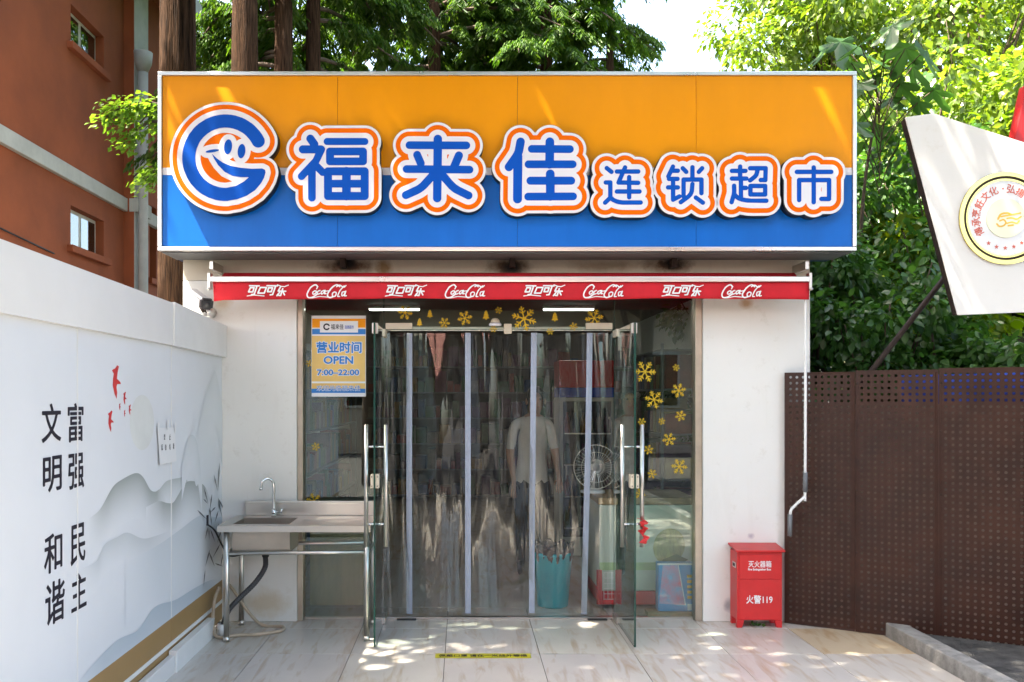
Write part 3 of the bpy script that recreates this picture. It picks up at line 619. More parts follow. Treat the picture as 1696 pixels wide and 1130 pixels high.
# ------------------------------------------------------------------ printed hoarding on the left
XH = -1.745
def HY(px): return -XH * F / (CX - px)
def HP(px, py, off=0.): Y = HY(px); return Vector((XH + off, Y, H - (py - CY) * Y / F))
M['hoard'] = pm('hoarding_print_ground', (.72, .745, .775), .45, 0, .04, 1.0, spec=.4)
M['capwhite'] = pm('cap_white', (.75, .74, .72), .55, 0, .03, 3)
M['tan'] = pm('tan_print_band', (.36, .22, .085), .5, 0, .06, 3)
ho = thing('printed_hoarding', 'white site hoarding with ink mountain print and black characters along the left', 'hoarding', (XH, 4.5, 0))
for a, b in ((.6, 2.652), (2.656, 3.894), (3.898, 5.146), (5.15, YW - .004)):
    box('panel', XH - .04, XH, a, b, .305, 1.97, M['hoard'], ho, .002)
    box('tan_band', XH - .04, XH + .001, a, b, .165, .3045, M['tan'], ho, .001)
    box('tan_foot', XH - .04, XH + .0005, a, b, .02, .139, M['tan'], ho, .001)
box('white_trim', XH - .03, XH + .004, .6, YW - .004, .1395, .1645, M['white'], ho, .002)
for y in (2.654, 3.896, 5.148): box('seam_strip', XH + .0005, XH + .003, y - .006, y + .006, .31, 1.94, M['white'], ho, .0005)
slab('cap', [(XH - .07, .6, 1.955), (XH - .07, 5.11, 1.935), (XH - .07, 5.11, 2.185), (XH - .07, .6, 2.26)], (1, 0, 0), .095, M['capwhite'], ho)
slab('cap', [(XH - .07, 5.113, 1.933), (XH - .07, YW - .004, 1.915), (XH - .07, YW - .004, 2.14), (XH - .07, 5.113, 2.19)], (1, 0, 0), .105, M['white'], ho)
for a, b, x, z in ((.6, 5.08, -1.70, .105), (5.085, 5.86, -1.688, .128)): box('plinth_block', XH + .006, x, a, b, -.003, z, M['white'] if a > 5 else M['capwhite'], ho, .004)
UH = ((0, 1, 0), (0, 0, 1), (1, 0, 0))
for s, x0, x1, y0, y1 in (('富', 112, 138, 665, 735), ('强', 113, 139, 748, 813), ('民', 117, 141, 865, 936), ('主', 118, 143, 945, 1012), ('文', 69, 101, 665, 736), ('明', 71, 102, 752, 818), ('和', 73, 103, 880, 951), ('谐', 75, 107, 958, 1036)):
    c = HP((x0 + x1) / 2, (y0 + y1) / 2, .0012); w = HY(x1) - HY(x0); Yc = HY((x0 + x1) / 2); sk = (x1 - x0) * .45
    text('lettering', s, M['ink'], ho, c, *UH, w, (y1 - y0 - sk * .5) * Yc / F, .012, .0008)
def hpoly(name, pts, mat, k):
    bm = bmesh.new(); vs = [bm.verts.new(HP(x, y, .0006 + .0004 * k)) for x, y in pts]; bm.faces.new(vs); return bmobj(name, bm, mat, ho)
BIRD = [(.45, -1), (.62, -.92), (.5, -.6), (.42, -.2), (.75, 0), (.8, .12), (.45, .12), (.38, .3), (.45, .62), (.4, 1), (.2, .7), (.02, .2), (.05, -.2), (.12, -.5), (-.05, -.68), (.05, -.75), (.25, -.8)]
for x, y, h in ((186, 633, 28), (204, 660, 11), (197, 674, 6), (213, 679, 9), (205, 685, 6), (179, 698, 18)): hpoly('bird_print', [(x + a * h * .62, y + b * h) for a, b in BIRD], M['redinsk'], 1)
def inkmat():
    m = pm('ink_wash_print', (.72, .745, .775), .45, 0, .03, 1); t = m.node_tree; b = t.nodes['Principled BSDF']; s = b.inputs['Base Color'].links[0].from_socket
    at = nd(t, 'ShaderNodeAttribute'); at.attribute_name = 'wash'; mx = nd(t, 'ShaderNodeMix', data_type='RGBA')
    sp = nd(t, 'ShaderNodeAttribute'); sp.attribute_name = 'tint'
    t.links.new(at.outputs['Fac'], mx.inputs[0]); t.links.new(s, mx.inputs[6]); t.links.new(sp.outputs['Color'], mx.inputs[7]); t.links.new(mx.outputs[2], b.inputs['Base Color']); return m
M['inkwash'] = inkmat()
def wash(ridge, drop, col, k, a0=1.0, p=1.5):
    """printed mountain: darkest along the ridge, fading into the paper below"""
    r = curve2(ridge, 6); n = len(r); rows = 8; v, f_, at = [], [], []
    for j in range(rows + 1):
        for i, (x, y) in enumerate(r):
            q = j / rows; hp = HP(x, y + drop * q, .0004 + .0004 * k); hp.z = max(hp.z, .3055); hp.y = min(hp.y, YW - .006); v.append(hp); e = min(1, min(i, n - 1 - i) / (n * .18) + .0); at.append(a0 * (1 - q) ** p * e)
    for j in range(rows):
        for i in range(n - 1): a = j * n + i; f_.append((a, a + 1, a + n + 1, a + n))
    o = mobj('mountain_print', v, f_, M['inkwash'], ho); w = o.data.attributes.new('wash', 'FLOAT', 'POINT'); w.data.foreach_set('value', at)
    c = o.data.attributes.new('tint', 'FLOAT_COLOR', 'POINT'); c.data.foreach_set('color', [*col, 1.0] * len(v))
def c7(*p): return [(x * .34513 + 0, y * .34513 + 740) for x, y in p]
wash(c7((700, 260), (760, 210), (800, 165), (860, 150), (890, 150), (930, 230)), 40, (.25, .30, .27), 0, .6)
wash(c7((420, 350), (480, 300), (540, 195), (590, 155), (650, 127), (685, 145), (720, 205), (745, 216), (770, 206), (800, 250)), 75, (.20, .235, .21), 1, .8)
wash(c7((700, 290), (760, 262), (800, 270), (830, 268), (855, 230), (895, 170), (950, 170), (985, 195), (1010, 260)), 62, (.19, .225, .20), 2, .75)
wash(c7((380, 590), (460, 550), (500, 470), (560, 435), (610, 412), (680, 440), (740, 430), (860, 385)), 50, (.34, .385, .395), 3, .5)
wash(c7((600, 560), (760, 470), (860, 400), (960, 330), (1040, 340), (1080, 330)), 100, (.42, .49, .53), 4, .5, 1)
wash(c7((330, 1180), (440, 1050), (560, 930), (660, 880), (740, 770), (840, 735), (930, 680), (1010, 640), (1060, 640)), 95, (.38, .46, .52), 5, .75, .7)
wash([(318, 690), (326, 715), (338, 660), (350, 625), (356, 615), (364, 650), (370, 700)], 90, (.52, .56, .57), 6, .4)
wash([(300, 770), (308, 735), (316, 720), (326, 735), (334, 800)], 60, (.48, .53, .54), 7, .5)
hpoly('moon_print', [(235 + 20 * math.cos(a), 700 + 46 * math.sin(a)) for a in np.linspace(0, 2 * math.pi, 28)[:-1]], pm('moon_print', (.70, .72, .70), .45, 0, .08, 3), -.5)
M['bamboo'] = pm('bamboo_ink', (.16, .18, .20), .5, 0, .3, 12)
def c5(*p): return [(x * .19465 + 230, y * .19465 + 680) for x, y in p]
for (a, b, w) in [((682, 440), (668, 700), 9), ((635, 545), (666, 690), 8), ((548, 655), (585, 795), 9), ((543, 750), (583, 795), 8), ((617, 710), (600, 850), 8), ((648, 820), (603, 870), 11), ((598, 830), (606, 915), 12), ((490, 845), (575, 930), 12), ((668, 745), (733, 870), 11), ((670, 760), (705, 915), 9),
                  ((672, 850), (640, 960), 10), ((672, 960), (690, 1060), 11), ((585, 985), (558, 1100), 9), ((590, 990), (594, 1105), 8), ((600, 1000), (645, 1125), 9), ((606, 900), (616, 980), 9), ((700, 1010), (660, 1130), 10), ((600, 1180), (560, 1330), 10), ((590, 1200), (640, 1330), 12), ((690, 1130), (620, 1260), 10), ((640, 1300), (720, 1330), 11), ((560, 1350), (545, 1500), 7), ((720, 1180), (690, 1330), 10)]:
    (x0, y0), (x1, y1) = c5(a, b); dx, dy = x1 - x0, y1 - y0; L = math.hypot(dx, dy); nx_, ny_ = -dy / L * w * .11, dx / L * w * .11
    hpoly('bamboo_leaf_print', [(x0, y0), (x0 + dx * .35 + nx_, y0 + dy * .35 + ny_), (x1, y1), (x0 + dx * .35 - nx_, y0 + dy * .35 - ny_)], M['bamboo'], 9)
nt_ = thing('taped_paper_notice', 'handwritten white paper notice taped to the printed hoarding', 'paper notice', HP(274, 765, .002))
bm = bmesh.new(); vs = [bm.verts.new(HP(x, y, o)) for x, y, o in ((259, 709, .006), (288, 708, .006), (289, 764, .012), (276, 767, .007), (261, 770, .013))]; bm.faces.new(vs); pp = bmobj('sheet', bm, M['printwhite'], nt_)
for s, x, y in (('禁', 269, 724), ('止', 278, 724), ('乱', 265, 741), ('扔', 271, 741), ('垃', 278, 740), ('圾', 284, 739)): text('lettering', s, M['ink'], nt_, HP(x, y, .0125), *UH, .024, .034, 0, .0005)
for x, y in ((275, 704), (259, 709), (287, 708)): q = HP(x, y, .013); box('tape', q.x - .0006, q.x, q.y - .012, q.y + .012, q.z - .03, q.z + .03, M['printwhite'], nt_, 0)

# ------------------------------------------------------------------ stainless sink table
sk = thing('stainless_sink_table', 'stainless steel sink table with tap standing before the left window', 'sink', (-1.1, 5.95, 0))
sx0, sx1, sy0, sy1, sz = -1.625, -.615, 5.70, 6.21, .775
bx0, bx1, by0, by1 = -1.545, -1.165, 5.78, 6.08
bm = bmesh.new()
for a in ((sx0, bx0, sy0, sy1), (bx1, sx1, sy0, sy1), (bx0, bx1, sy0, by0), (bx0, bx1, by1, sy1)): bm_box(bm, a[0], a[1], a[2], a[3], sz - .004, sz)
bm_box(bm, sx0, sx1, sy0 - .002, sy0 + .002, sz - .042, sz - .0042); bm_box(bm, sx0 - .002, sx0 + .002, sy0 + .003, sy1, sz - .042, sz - .0042); bm_box(bm, sx1 - .002, sx1 + .002, sy0 + .003, sy1, sz - .042, sz - .0042)
bmobj('worktop', bm, M['steel'], sk)
bm = bmesh.new(); d = .19
for a in ((bx0 - .003, bx1 + .003, by0 - .003, by0, sz - d, sz - .005), (bx0 - .003, bx1 + .003, by1, by1 + .003, sz - d, sz - .005), (bx0 - .003, bx0, by0, by1, sz - d, sz - .005), (bx1, bx1 + .003, by0, by1, sz - d, sz - .005), (bx0 - .003, bx1 + .003, by0 - .003, by1 + .003, sz - d - .003, sz - d)): bm_box(bm, *a)
bmobj('basin', bm, M['basin'], sk)
box('splashback', sx0 + .06, sx1, sy1 - .012, sy1, sz + .0005, sz + .105, M['steel'], sk, .003)
box('splashback_rim', sx0 + .06, sx1, sy1 - .03, sy1 - .0125, sz + .085, sz + .106, M['steel'], sk, .003)
for x, y in ((-1.575, 5.735), (-.645, 5.755), (-1.585, 6.16), (-.645, 6.17)):
    lg = tube('leg', [(x, y, .03), (x, y, sz - .006)], .019, M['steel'], sk, 16); tube('foot', [(x, y, -.001), (x, y, .032)], .0215, M['steel'], lg, 16)
tube('rail', [(-1.575, 5.74, .585), (-.645, 5.755, .592)], .0135, M['steel'], sk, 12); tube('rail', [(-1.585, 6.16, .575), (-.645, 6.17, .585)], .0135, M['steel'], sk, 12)
for x in (-1.58, -.645): tube('rail', [(x, 5.74, .583), (x, 6.165, .58)], .0135, M['steel'], sk, 12)
fx, fy = -1.345, 6.12
fa = tube('faucet', smoothpts([(fx, fy, sz), (fx, fy, .88), (fx, fy, .99), (fx - .01, fy - .01, 1.035), (fx - .04, fy - .03, 1.05), (fx - .07, fy - .05, 1.03), (fx - .078, fy - .055, .985)], 6), .0095, M['chrome'], sk, 14)
tube('valve_body', [(fx, fy, sz), (fx, fy, .835)], .017, M['chrome'], fa, 14); tube('lever', [(fx + .01, fy, .815), (fx + .055, fy - .01, .805), (fx + .06, fy - .01, .84)], .007, M['chrome'], fa, 10)
tube('nozzle', [(fx - .078, fy - .055, .992), (fx - .079, fy - .056, .972)], .0125, M['chrome'], fa, 12)
dx_, dy_ = -1.36, 5.93; tube('drain_trap', [(dx_, dy_, sz - d), (dx_, dy_, sz - d - .06)], [.035, .022], M['dark'], sk, 14)
hp = smoothpts([(dx_, dy_, .53), (-1.365, 5.93, .45), (-1.43, 5.92, .35), (-1.53, 5.9, .25), (-1.60, 5.88, .17), (-1.638, 5.87, .07)], 18)
hs = tube('drain_hose', hp, [.0165 + .003 * (i % 2) for i in range(len(hp))], M['hose'], sk, 12, False)
dp = thing('floor_drain_stub', 'short white plastic drain stub on the floor taking the sink hose', 'drain pipe', (-1.64, 5.865, 0))
lathe('pipe', [(.036, 0), (.036, .085), (.031, .085), (.031, .02), (0, .02)], (-1.638, 5.868, -.0005), M['white'], dp, 20)
bh = smoothpts([(-1.70, 6.0, .30), (-1.705, 5.9, .22), (-1.69, 5.83, .06), (-1.64, 5.79, .013), (-1.53, 5.84, .013), (-1.4, 5.86, .013), (-1.26, 5.95, .013), (-1.27, 6.06, .013), (-1.42, 6.1, .013), (-1.52, 6.11, .10), (-1.64, 6.13, .26), (-1.70, 6.17, .30)], 8)
tag(tube('coiled_hose', bh, .0115, M['beigehose'], None, 10), 'beige rubber hose looped on the tiles under the sink', 'hose')
cb = smoothpts([HP(341, 868, .005), (-1.69, 5.86, .72), (-1.655, 5.93, .6), (-1.62, 6.0, .52), (-1.5, 6.0, .545), (-1.42, 5.98, .585)], 8)
cbl = tube('power_cable', cb, .006, M['dark'], None, 8); tag(cbl, 'thin dark cable running from a hoarding clip behind the sink leg', 'cable')
q = HP(342, 862, .004); box('cable_clip', q.x - .002, q.x + .008, q.y - .012, q.y + .012, q.z - .035, q.z + .035, M['ink'], cbl, .002)

# ------------------------------------------------------------------ security camera on the wall corner
sc_ = thing('security_camera', 'white bullet security camera with dark face at the wall corner', 'security camera', P(335, 520, 6.1))
A, B = P(318, 486, 6.17), P(341, 503, 5.98); dr = (B - A).normalized()
bm = bmesh.new(); rot = dr.to_track_quat('Y', 'Z').to_matrix().to_4x4(); mid = (A + B) / 2; L = (B - A).length
bmesh.ops.create_cube(bm, size=1, matrix=Matrix.Translation(mid) @ rot @ Matrix.Diagonal((.085, L, .075, 1))); bmesh.ops.bevel(bm, geom=list(bm.edges), offset=.018, segments=3, affect='EDGES')
hs_ = bmobj('housing', bm, M['capwhite'], sc_, False)
bm = bmesh.new(); bmesh.ops.create_cube(bm, size=1, matrix=Matrix.Translation(B + dr * .008) @ rot @ Matrix.Diagonal((.09, .05, .078, 1))); bmesh.ops.bevel(bm, geom=list(bm.edges), offset=.014, segments=2, affect='EDGES'); bmobj('dark_face', bm, M['black'], hs_)
tube('lens', [B + dr * .03, B + dr * .037], .019, M['dark'], hs_, 16)
mt = P(342, 516, 6.12); tube('mount_arm', [mid + Vector((0, 0, -.03)), mt + Vector((-.02, .02, -.01)), mt], .014, M['rustpole'], sc_, 10)
tube('mount_cup', [mt, mt + Vector((.0, .115, 0))], [.034, .04], M['alu'], sc_, 18)

# ------------------------------------------------------------------ fire extinguisher box
fb = thing('fire_extinguisher_box', 'red metal fire extinguisher box with white characters standing by the brown fence', 'fire box', (2.09, 6.15, 0))
ex0, ex1, ey0, ey1 = 1.932, 2.25, 6.07, 6.234
body = box('body', ex0, ex1, ey0 + .006, ey1, .052, .533, M['firered'], fb, .004)
box('upper_flap', ex0 + .014, ex1 - .014, ey0, ey0 + .0055, .345, .517, M['firered'], fb, .002); box('lower_panel', ex0 + .014, ex1 - .014, ey0 + .001, ey0 + .0055, .058, .339, M['firered'], fb, .002)
slab('lid', [(ex0 - .016, ey0 - .022, .536), (ex1 + .014, ey0 - .022, .536), (ex1 + .014, ey1 + .002, .560), (ex0 - .016, ey1 + .002, .560)], (0, 0, 1), .014, M['firered'], fb, .003)
for x, e in ((ex0, 1), (ex1, -1)):
    for y in (ey0 + .007, ey1 - .035): slab('leg', [(x, y, .0515), (x + e * .052, y, .0515), (x + e * .036, y, -.001), (x, y, -.001)], (0, 1, 0), .03, M['firered'], fb, .001)
hd = box('side_handle', ex0 - .004, ex0 - .0005, 6.10, 6.17, .415, .455, M['alu'], fb, .002); box('handle_slot', ex0 - .0055, ex0 - .0041, 6.112, 6.158, .424, .446, M['dark'], hd, 0)
for s, x0, x1, y0, y1, bo in (('灭火器箱', 1239.5, 1277.5, 929, 940, .01), ('Fire Extinguisher Box', 1239, 1277, 941.5, 946, .03), ('火警119', 1236, 1279.5, 986, 1000, .014)):
    text('lettering', s, M['printwhite'], fb, P((x0 + x1) / 2, (y0 + y1) / 2, ey0 - .0005), *FR, (x1 - x0) / F * ey0, (y1 - y0) / F * ey0, bo, .0012)

# ------------------------------------------------------------------ perforated brown fence
fe = thing('perforated_fence', 'brown perforated sheet metal fence right of the shop', 'fence', FA)
PIT, HR = .0422, .0098
def perf(u0, u1, z0, z1):
    nu = int((u1 - u0 - .012) / PIT); nv = int((z1 - z0 - .012) / PIT); bm = bmesh.new(); mu = (u1 - u0 - nu * PIT) / 2; mv = (z1 - z0 - nv * PIT) / 2
    W_ = lambda u, z: FA + FT * u + Vector((0, 0, z))
    cs = [(math.cos(math.pi / 4 * k), math.sin(math.pi / 4 * k)) for k in range(8)]; sq = [(1, 0), (1, 1), (0, 1), (-1, 1), (-1, 0), (-1, -1), (0, -1), (1, -1)]
    for i in range(nu):
        for j in range(nv):
            cu, cv = u0 + mu + (i + .5) * PIT, z0 + mv + (j + .5) * PIT
            o = [bm.verts.new(W_(cu + a * PIT / 2, cv + b * PIT / 2)) for a, b in sq]; n = [bm.verts.new(W_(cu + a * HR, cv + b * HR)) for a, b in cs]
            for k in range(8): bm.faces.new([o[k], o[(k + 1) % 8], n[(k + 1) % 8], n[k]])
    for a, b, c, d_ in ((u0, u1, z0, z0 + mv), (u0, u1, z1 - mv, z1), (u0, u0 + mu, z0 + mv, z1 - mv), (u1 - mu, u1, z0 + mv, z1 - mv)):
        bm.faces.new([bm.verts.new(W_(*q)) for q in ((a, c), (b, c), (b, d_), (a, d_))])
    bmesh.ops.remove_doubles(bm, verts=bm.verts, dist=1e-4); return bm
us = [0, .466, .972, 1.475, 1.98, 2.49]
for i in range(5):
    z1 = 1.802 + .008 * i
    o = bmobj('panel', perf(us[i] + .0015, us[i + 1] - .0015, .004, z1), M['brown'], fe); md = o.modifiers.new('sheet', 'SOLIDIFY'); md.thickness = .003; md.offset = -1
    p0 = FA + FT * us[i] + FN * .004; slab('flange', [p0 + FT * .001, p0 + FT * .004, p0 + FT * .004 + Vector((0, 0, z1)), p0 + FT * .001 + Vector((0, 0, z1))], FN, .03, M['brown'], fe)
for i in range(1, 5):
    for z in (.12, .55, .98, 1.4, 1.72):
        p0 = FA + FT * (us[i] + .012) + Vector((0, 0, z)); tube('bolt', [p0 + FN * .002, p0 - FN * .004, p0 - FN * .006], [.007, .007, .004], M['rustpole'], fe, 8)
a, b = FA + FN * .036 + FT * .01, FA + FN * .036 + FT * 2.48
slab('backing_sheet', [a + Vector((0, 0, .01)), b + Vector((0, 0, .01)), b + Vector((0, 0, 1.59)), a + Vector((0, 0, 1.575))], FN, .004, M['backing'], fe)
a, b = FA + FN * .12 + FT * .74, FA + FN * .12 + FT * 2.4
tag(slab('blue_barrier_board', [a, b, b + Vector((0, 0, 1.80)), a + Vector((0, 0, 1.775))], FN, .02, M['bluesheet']), 'blue board seen through the top holes of the brown fence', 'board')

# ------------------------------------------------------------------ white emblem sign on the right
Ye = 5.60
es = thing('white_emblem_sign', 'tilted white sign board with gold round emblem on a rusty pole', 'sign', P(1640, 520, Ye))
M['board'] = wallmat('weathered_white_board', (.80, .78, .74), (.62, .57, .48))
slab('board', [P(x, y, Ye) for x, y in ((1500, 194), (1547, 188), (1696, 236), (1900, 305), (1930, 508), (1587, 522))], (0, 1, 0), .014, M['board'], es, .002)
slab('board_frame', [P(x, y, Ye) + Vector((0, .0145, 0)) for x, y in ((1501, 195), (1547, 189), (1696, 237), (1900, 306), (1929, 507), (1588, 521))], (0, 1, 0), .06, M['rustpole'], es, .002)
slab('red_wing', [P(x, y, Ye + .2) for x, y in ((1676, 252), (1700, 140), (1790, 120), (1800, 280))], (0, 1, 0), .08, M['firered'], es, .003)
mc = P(1664, 362, Ye - .001); k_ = Ye / F
def disc(name, r0, r1, y0, y1, mat, par, seg=64):
    bm = bmesh.new(); rr = []
    for r, y in ((r0, y0), (r0, y1), (r1, y1), (r1, y0)): rr.append([bm.verts.new((mc.x + r * k_ * math.cos(2 * math.pi * k / seg), mc.y - y, mc.z + r * k_ * math.sin(2 * math.pi * k / seg))) for k in range(seg)])
    for a, b in ((0, 1), (1, 2), (2, 3), (3, 0)):
        if r0 > 0 or (a, b) not in ((0, 1),):
            for k in range(seg): bm.faces.new([rr[a][k], rr[a][(k + 1) % seg], rr[b][(k + 1) % seg], rr[b][k]])
    bmesh.ops.remove_doubles(bm, verts=bm.verts, dist=1e-5); return bmobj(name, bm, mat, par, False)
M['cream_face'] = pm('pale_gold_enamel', (.80, .78, .55), .3, .2, .06); M['medwhite'] = pm('medallion_white', (.82, .82, .82), .3, 0, .02); M['medred'] = pm('medallion_red', (.68, .13, .08), .4, 0, .05); M['flame'] = pm('flame_yellow', (.88, .48, .05), .35, .2, .1)
md_ = disc('medallion', 0, 66, 0, .008, M['medwhite'], es)
disc('gold_rim', 69.5, 76.5, 0, .014, M['gold'], md_); disc('dark_groove', 65.5, 69.4, .0, .009, M['rustpole'], md_); disc('gold_rim', 62, 65.4, .0, .011, M['gold'], md_); disc('centre_disc', 0, 32.5, .0085, .014, M['cream_face'], md_)
for s, a in zip('傳承烹飪文化·弘揚', (207, 188, 171, 152, 133, 114, 95, 79, 60)):
    t_ = R(a); c = mc + Vector((math.cos(t_) * 49 * k_, -.0085, math.sin(t_) * 49 * k_)); u = Vector((math.sin(t_), 0, -math.cos(t_))); v = Vector((math.cos(t_), 0, math.sin(t_)))
    if s == '·': disc_c = text('lettering', '●', M['medred'], md_, c, u, v, (0, -1, 0), 3 * k_, 3 * k_, 0, .001)
    else: text('lettering', s, M['medred'], md_, c, u, v, (0, -1, 0), 14.5 * k_, 14.5 * k_, .012, .001)
for a in (237, 254, 271, 288, 305):
    t_ = R(a); c = (1664 + math.cos(t_) * 49, 362 - math.sin(t_) * 49)
    px_shape('star', [], [[(c[0] + (4.2 if q % 2 == 0 else 1.7) * math.sin(q * math.pi / 5), c[1] - (4.2 if q % 2 == 0 else 1.7) * math.cos(q * math.pi / 5)) for q in range(10)]], 0, .35, Ye - .0095, .001, M['medred'], md_)
fl_s = [([(1651, 371), (1655, 375), (1662, 374), (1666, 369), (1662, 364), (1656, 366)], 1.3), ([(1653, 363), (1658, 355), (1668, 353), (1674, 355)], 1.5), ([(1658, 359), (1668, 357), (1680, 355), (1690, 353)], 1.2), ([(1668, 362), (1676, 361), (1684, 363), (1691, 359)], 1.2), ([(1668, 370), (1676, 368), (1684, 370), (1688, 366)], 1.2), ([(1670, 374), (1678, 373)], 1.4)]
px_shape('flame_motif', [(curve2(s, 4), w) for s, w in fl_s], [], 0, .4, Ye - .0155, .001, M['flame'], md_)
tube('pole', [P(1600, 415, Ye + .30), P(1450, 606, Ye + .42), P(1405, 663, Ye + .45)], .019, M['rustpole'], es, 12)
tube('pole', [P(1720, 400, Ye + .16), P(1722, 1100, Ye + .16) * 1.0], .03, M['rustpole'], es, 12)

# ------------------------------------------------------------------ floor tape
tp = thing('yellow_floor_tape', 'strip of yellow tape with black characters stuck on the tiles', 'tape', (.1, 5.43, 0))
yt = 1.63 * F / (1086 - 657); box('strip', X_(721, yt), X_(879, yt), yt - .055, yt + .035, .0015, .0028, M['tape'], tp, 0)
text('lettering', '佩戴口罩 请在一米线外等候', M['ink'], tp, ((X_(727, yt) + X_(873, yt)) / 2, yt - .01, .003), (1, 0, 0), (0, 1, 0), (0, 0, 1), X_(873, yt) - X_(727, yt), .05, .02, .0006)

# ------------------------------------------------------------------ inside the shop
bn = thing('turquoise_waste_bin', 'turquoise plastic bin lined with a black bag inside the doorway', 'bin', (.71, 6.72, 0))
bc = (.70, 6.72, 0); lathe('bucket', [(.0, .004), (.112, .002), (.118, .01), (.15, .40), (.155, .405), (.155, .425), (.147, .425), (.112, .02), (0, .02)], bc, M['teal'], bn, 36)
bm = bmesh.new(); seg = 40; rings = []
for r, z in ((.142, .36), (.158, .43), (.165, .47), (.16, .485), (.15, .475), (.14, .43), (.12, .36), (.05, .3), (.0, .29)):
    rings.append([bm.verts.new((bc[0] + (r + .012 * math.sin(k * 1.9) * (z > .4)) * math.cos(2 * math.pi * k / seg), bc[1] + (r + .010 * math.sin(k * 2.7)) * math.sin(2 * math.pi * k / seg), z + (.018 * math.sin(k * 1.3 + r * 40) if z > .4 else 0) - (.02 if z < .37 and r > .13 else 0) * math.sin(k * .9))) for k in range(seg)])
for i in range(len(rings) - 1):
    for k in range(seg): bm.faces.new([rings[i][k], rings[i][(k + 1) % seg], rings[i + 1][(k + 1) % seg], rings[i + 1][k]])
bmobj('bin_bag', bm, M['bag'], bn, True)
ct = thing('wooden_counter', 'pale wooden counter behind the left window under the sink table', 'counter', (-1.0, 6.75, 0))
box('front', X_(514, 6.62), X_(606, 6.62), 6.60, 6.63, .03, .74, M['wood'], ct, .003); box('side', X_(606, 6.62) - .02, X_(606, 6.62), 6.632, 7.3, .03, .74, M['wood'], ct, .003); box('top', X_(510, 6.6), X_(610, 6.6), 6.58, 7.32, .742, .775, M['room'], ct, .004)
fz = thing('chest_freezer', 'white chest freezer with a green fruit print inside the right window', 'freezer', (1.5, 6.9, 0))
M['freezer'] = pm('freezer_white', (.55, .60, .52), .4, 0, .04); M['palegreen'] = pm('freezer_print_green', (.42, .55, .30), .4, 0, .15, 5); M['huskgreen'] = pm('husk_print', (.42, .45, .18), .45, 0, .25, 6, stretch=(8, 1, 2)); M['leafgreen'] = pm('leaf_print', (.05, .16, .04), .5, 0, .2)
fx0, fx1, fz0, fz1 = X_(992, 6.6), X_(1152, 6.6), .14, .80
box('cabinet', fx0, fx1, 6.6, 7.2, fz0, fz1, M['freezer'], fz, .012); box('lid', fx0 - .01, fx1 + .01, 6.59, 7.21, fz1 + .002, fz1 + .055, M['wood'], fz, .01)
box('red_base', fx0 + .002, fx1 - .002, 6.602, 7.19, .035, .138, M['firered'], fz, .004); box('print_band', fx0 + .004, fx1 - .004, 6.597, 6.5995, .30, .36, M['palegreen'], fz, 0)
px_shape('husk_print', [], [ell(1108, 905, 26, 30, .3)], 0, 1, 6.598, .0012, M['huskgreen'], fz); px_shape('leaf_print', [], [[(1095, 928), (1120, 918), (1140, 927), (1118, 938)]], 0, 1, 6.5965, .0012, M['leafgreen'], fz)
wb = thing('wire_basket', 'red framed white wire basket on the floor inside the right window', 'basket', (1.18, 6.55, 0))
for z in np.linspace(.09, .29, 6): tube('wire', [(X_(1000, 6.55), 6.55, z), (X_(1040, 6.55), 6.55, z)], .0022, M['white'], wb, 6)
for x in np.linspace(X_(1000, 6.55), X_(1040, 6.55), 7): tube('wire', [(x, 6.546, .085), (x, 6.546, .295)], .0022, M['white'], wb, 6)
slab('red_side', [(X_(991, 6.5), 6.5, .06), (X_(999, 6.5), 6.55, .06), (X_(999, 6.5), 6.55, .31), (X_(991, 6.5), 6.5, .32)], (-.3, .9, 0), .03, M['firered'], wb); box('red_rail', X_(999, 6.55), X_(1041, 6.55), 6.551, 6.566, .06, .084, M['firered'], wb, .002)
cn = thing('blue_snack_carton', 'blue printed snack carton leaning inside the right window corner', 'carton', P(1120, 1017, 6.42))
ck = X_(1150, 6.42); cx0 = X_(1089, 6.42); M['cartonblue'] = pm('carton_blue', (.01, .28, .62), .4, 0, .06); M['cartonpic'] = pm('carton_picture', (.75, .16, .25), .45, 0, .45, 16, col2=(.12, .42, .72))
c0 = slab('box', [(cx0, 6.40, .035), (ck, 6.40, .035), (ck, 6.43, .385), (cx0 + .008, 6.43, .385)], (0, 1, 0), .09, M['cartonblue'], cn, .003)
def cq(u, w, o=.001): return Vector((cx0 + (ck - cx0) * u, 6.40 + .03 * w - o, .035 + .35 * w))
slab('picture', [cq(.03, .16), cq(.73, .13), cq(.56, .96), cq(.15, .96)], (0, 1, 0), .0009, M['cartonpic'], c0); slab('white_edge', [cq(.73, .13, .0015), cq(.755, .13, .0015), cq(.58, .96, .0015), cq(.56, .96, .0015)], (0, 1, 0), .001, M['printwhite'], c0)
slab('top_edge', [cq(.0, 1.0, .0012), cq(1, 1.0, .0012), cq(1, .965, .0012), cq(.01, .965, .0012)], (0, 1, 0), .001, M['printwhite'], c0); slab('corner_label', [cq(.8, .02, .0012), cq(.99, .02, .0012), cq(.99, .15, .0012), cq(.8, .15, .0012)], (0, 1, 0), .001, M['printwhite'], c0)
for k in range(5): slab('gold_mark', [cq(.80, .70 - k * .11, .0014), cq(.93, .70 - k * .11, .0014), cq(.93, .76 - k * .11, .0014), cq(.80, .76 - k * .11, .0014)], (0, 1, 0), .001, M['yellow'], c0)
box('plank', cx0 - .08, ck + .02, 6.385, 6.5, .0, .033, M['wood'], None, .003); tag(bpy.data.objects['plank'], 'short wooden plank under the blue carton at the window foot', 'plank')
rb = thing('red_ribbon', 'crumpled red ribbon tied round the right door handle', 'ribbon', (DR + .077, 5.66, .75))
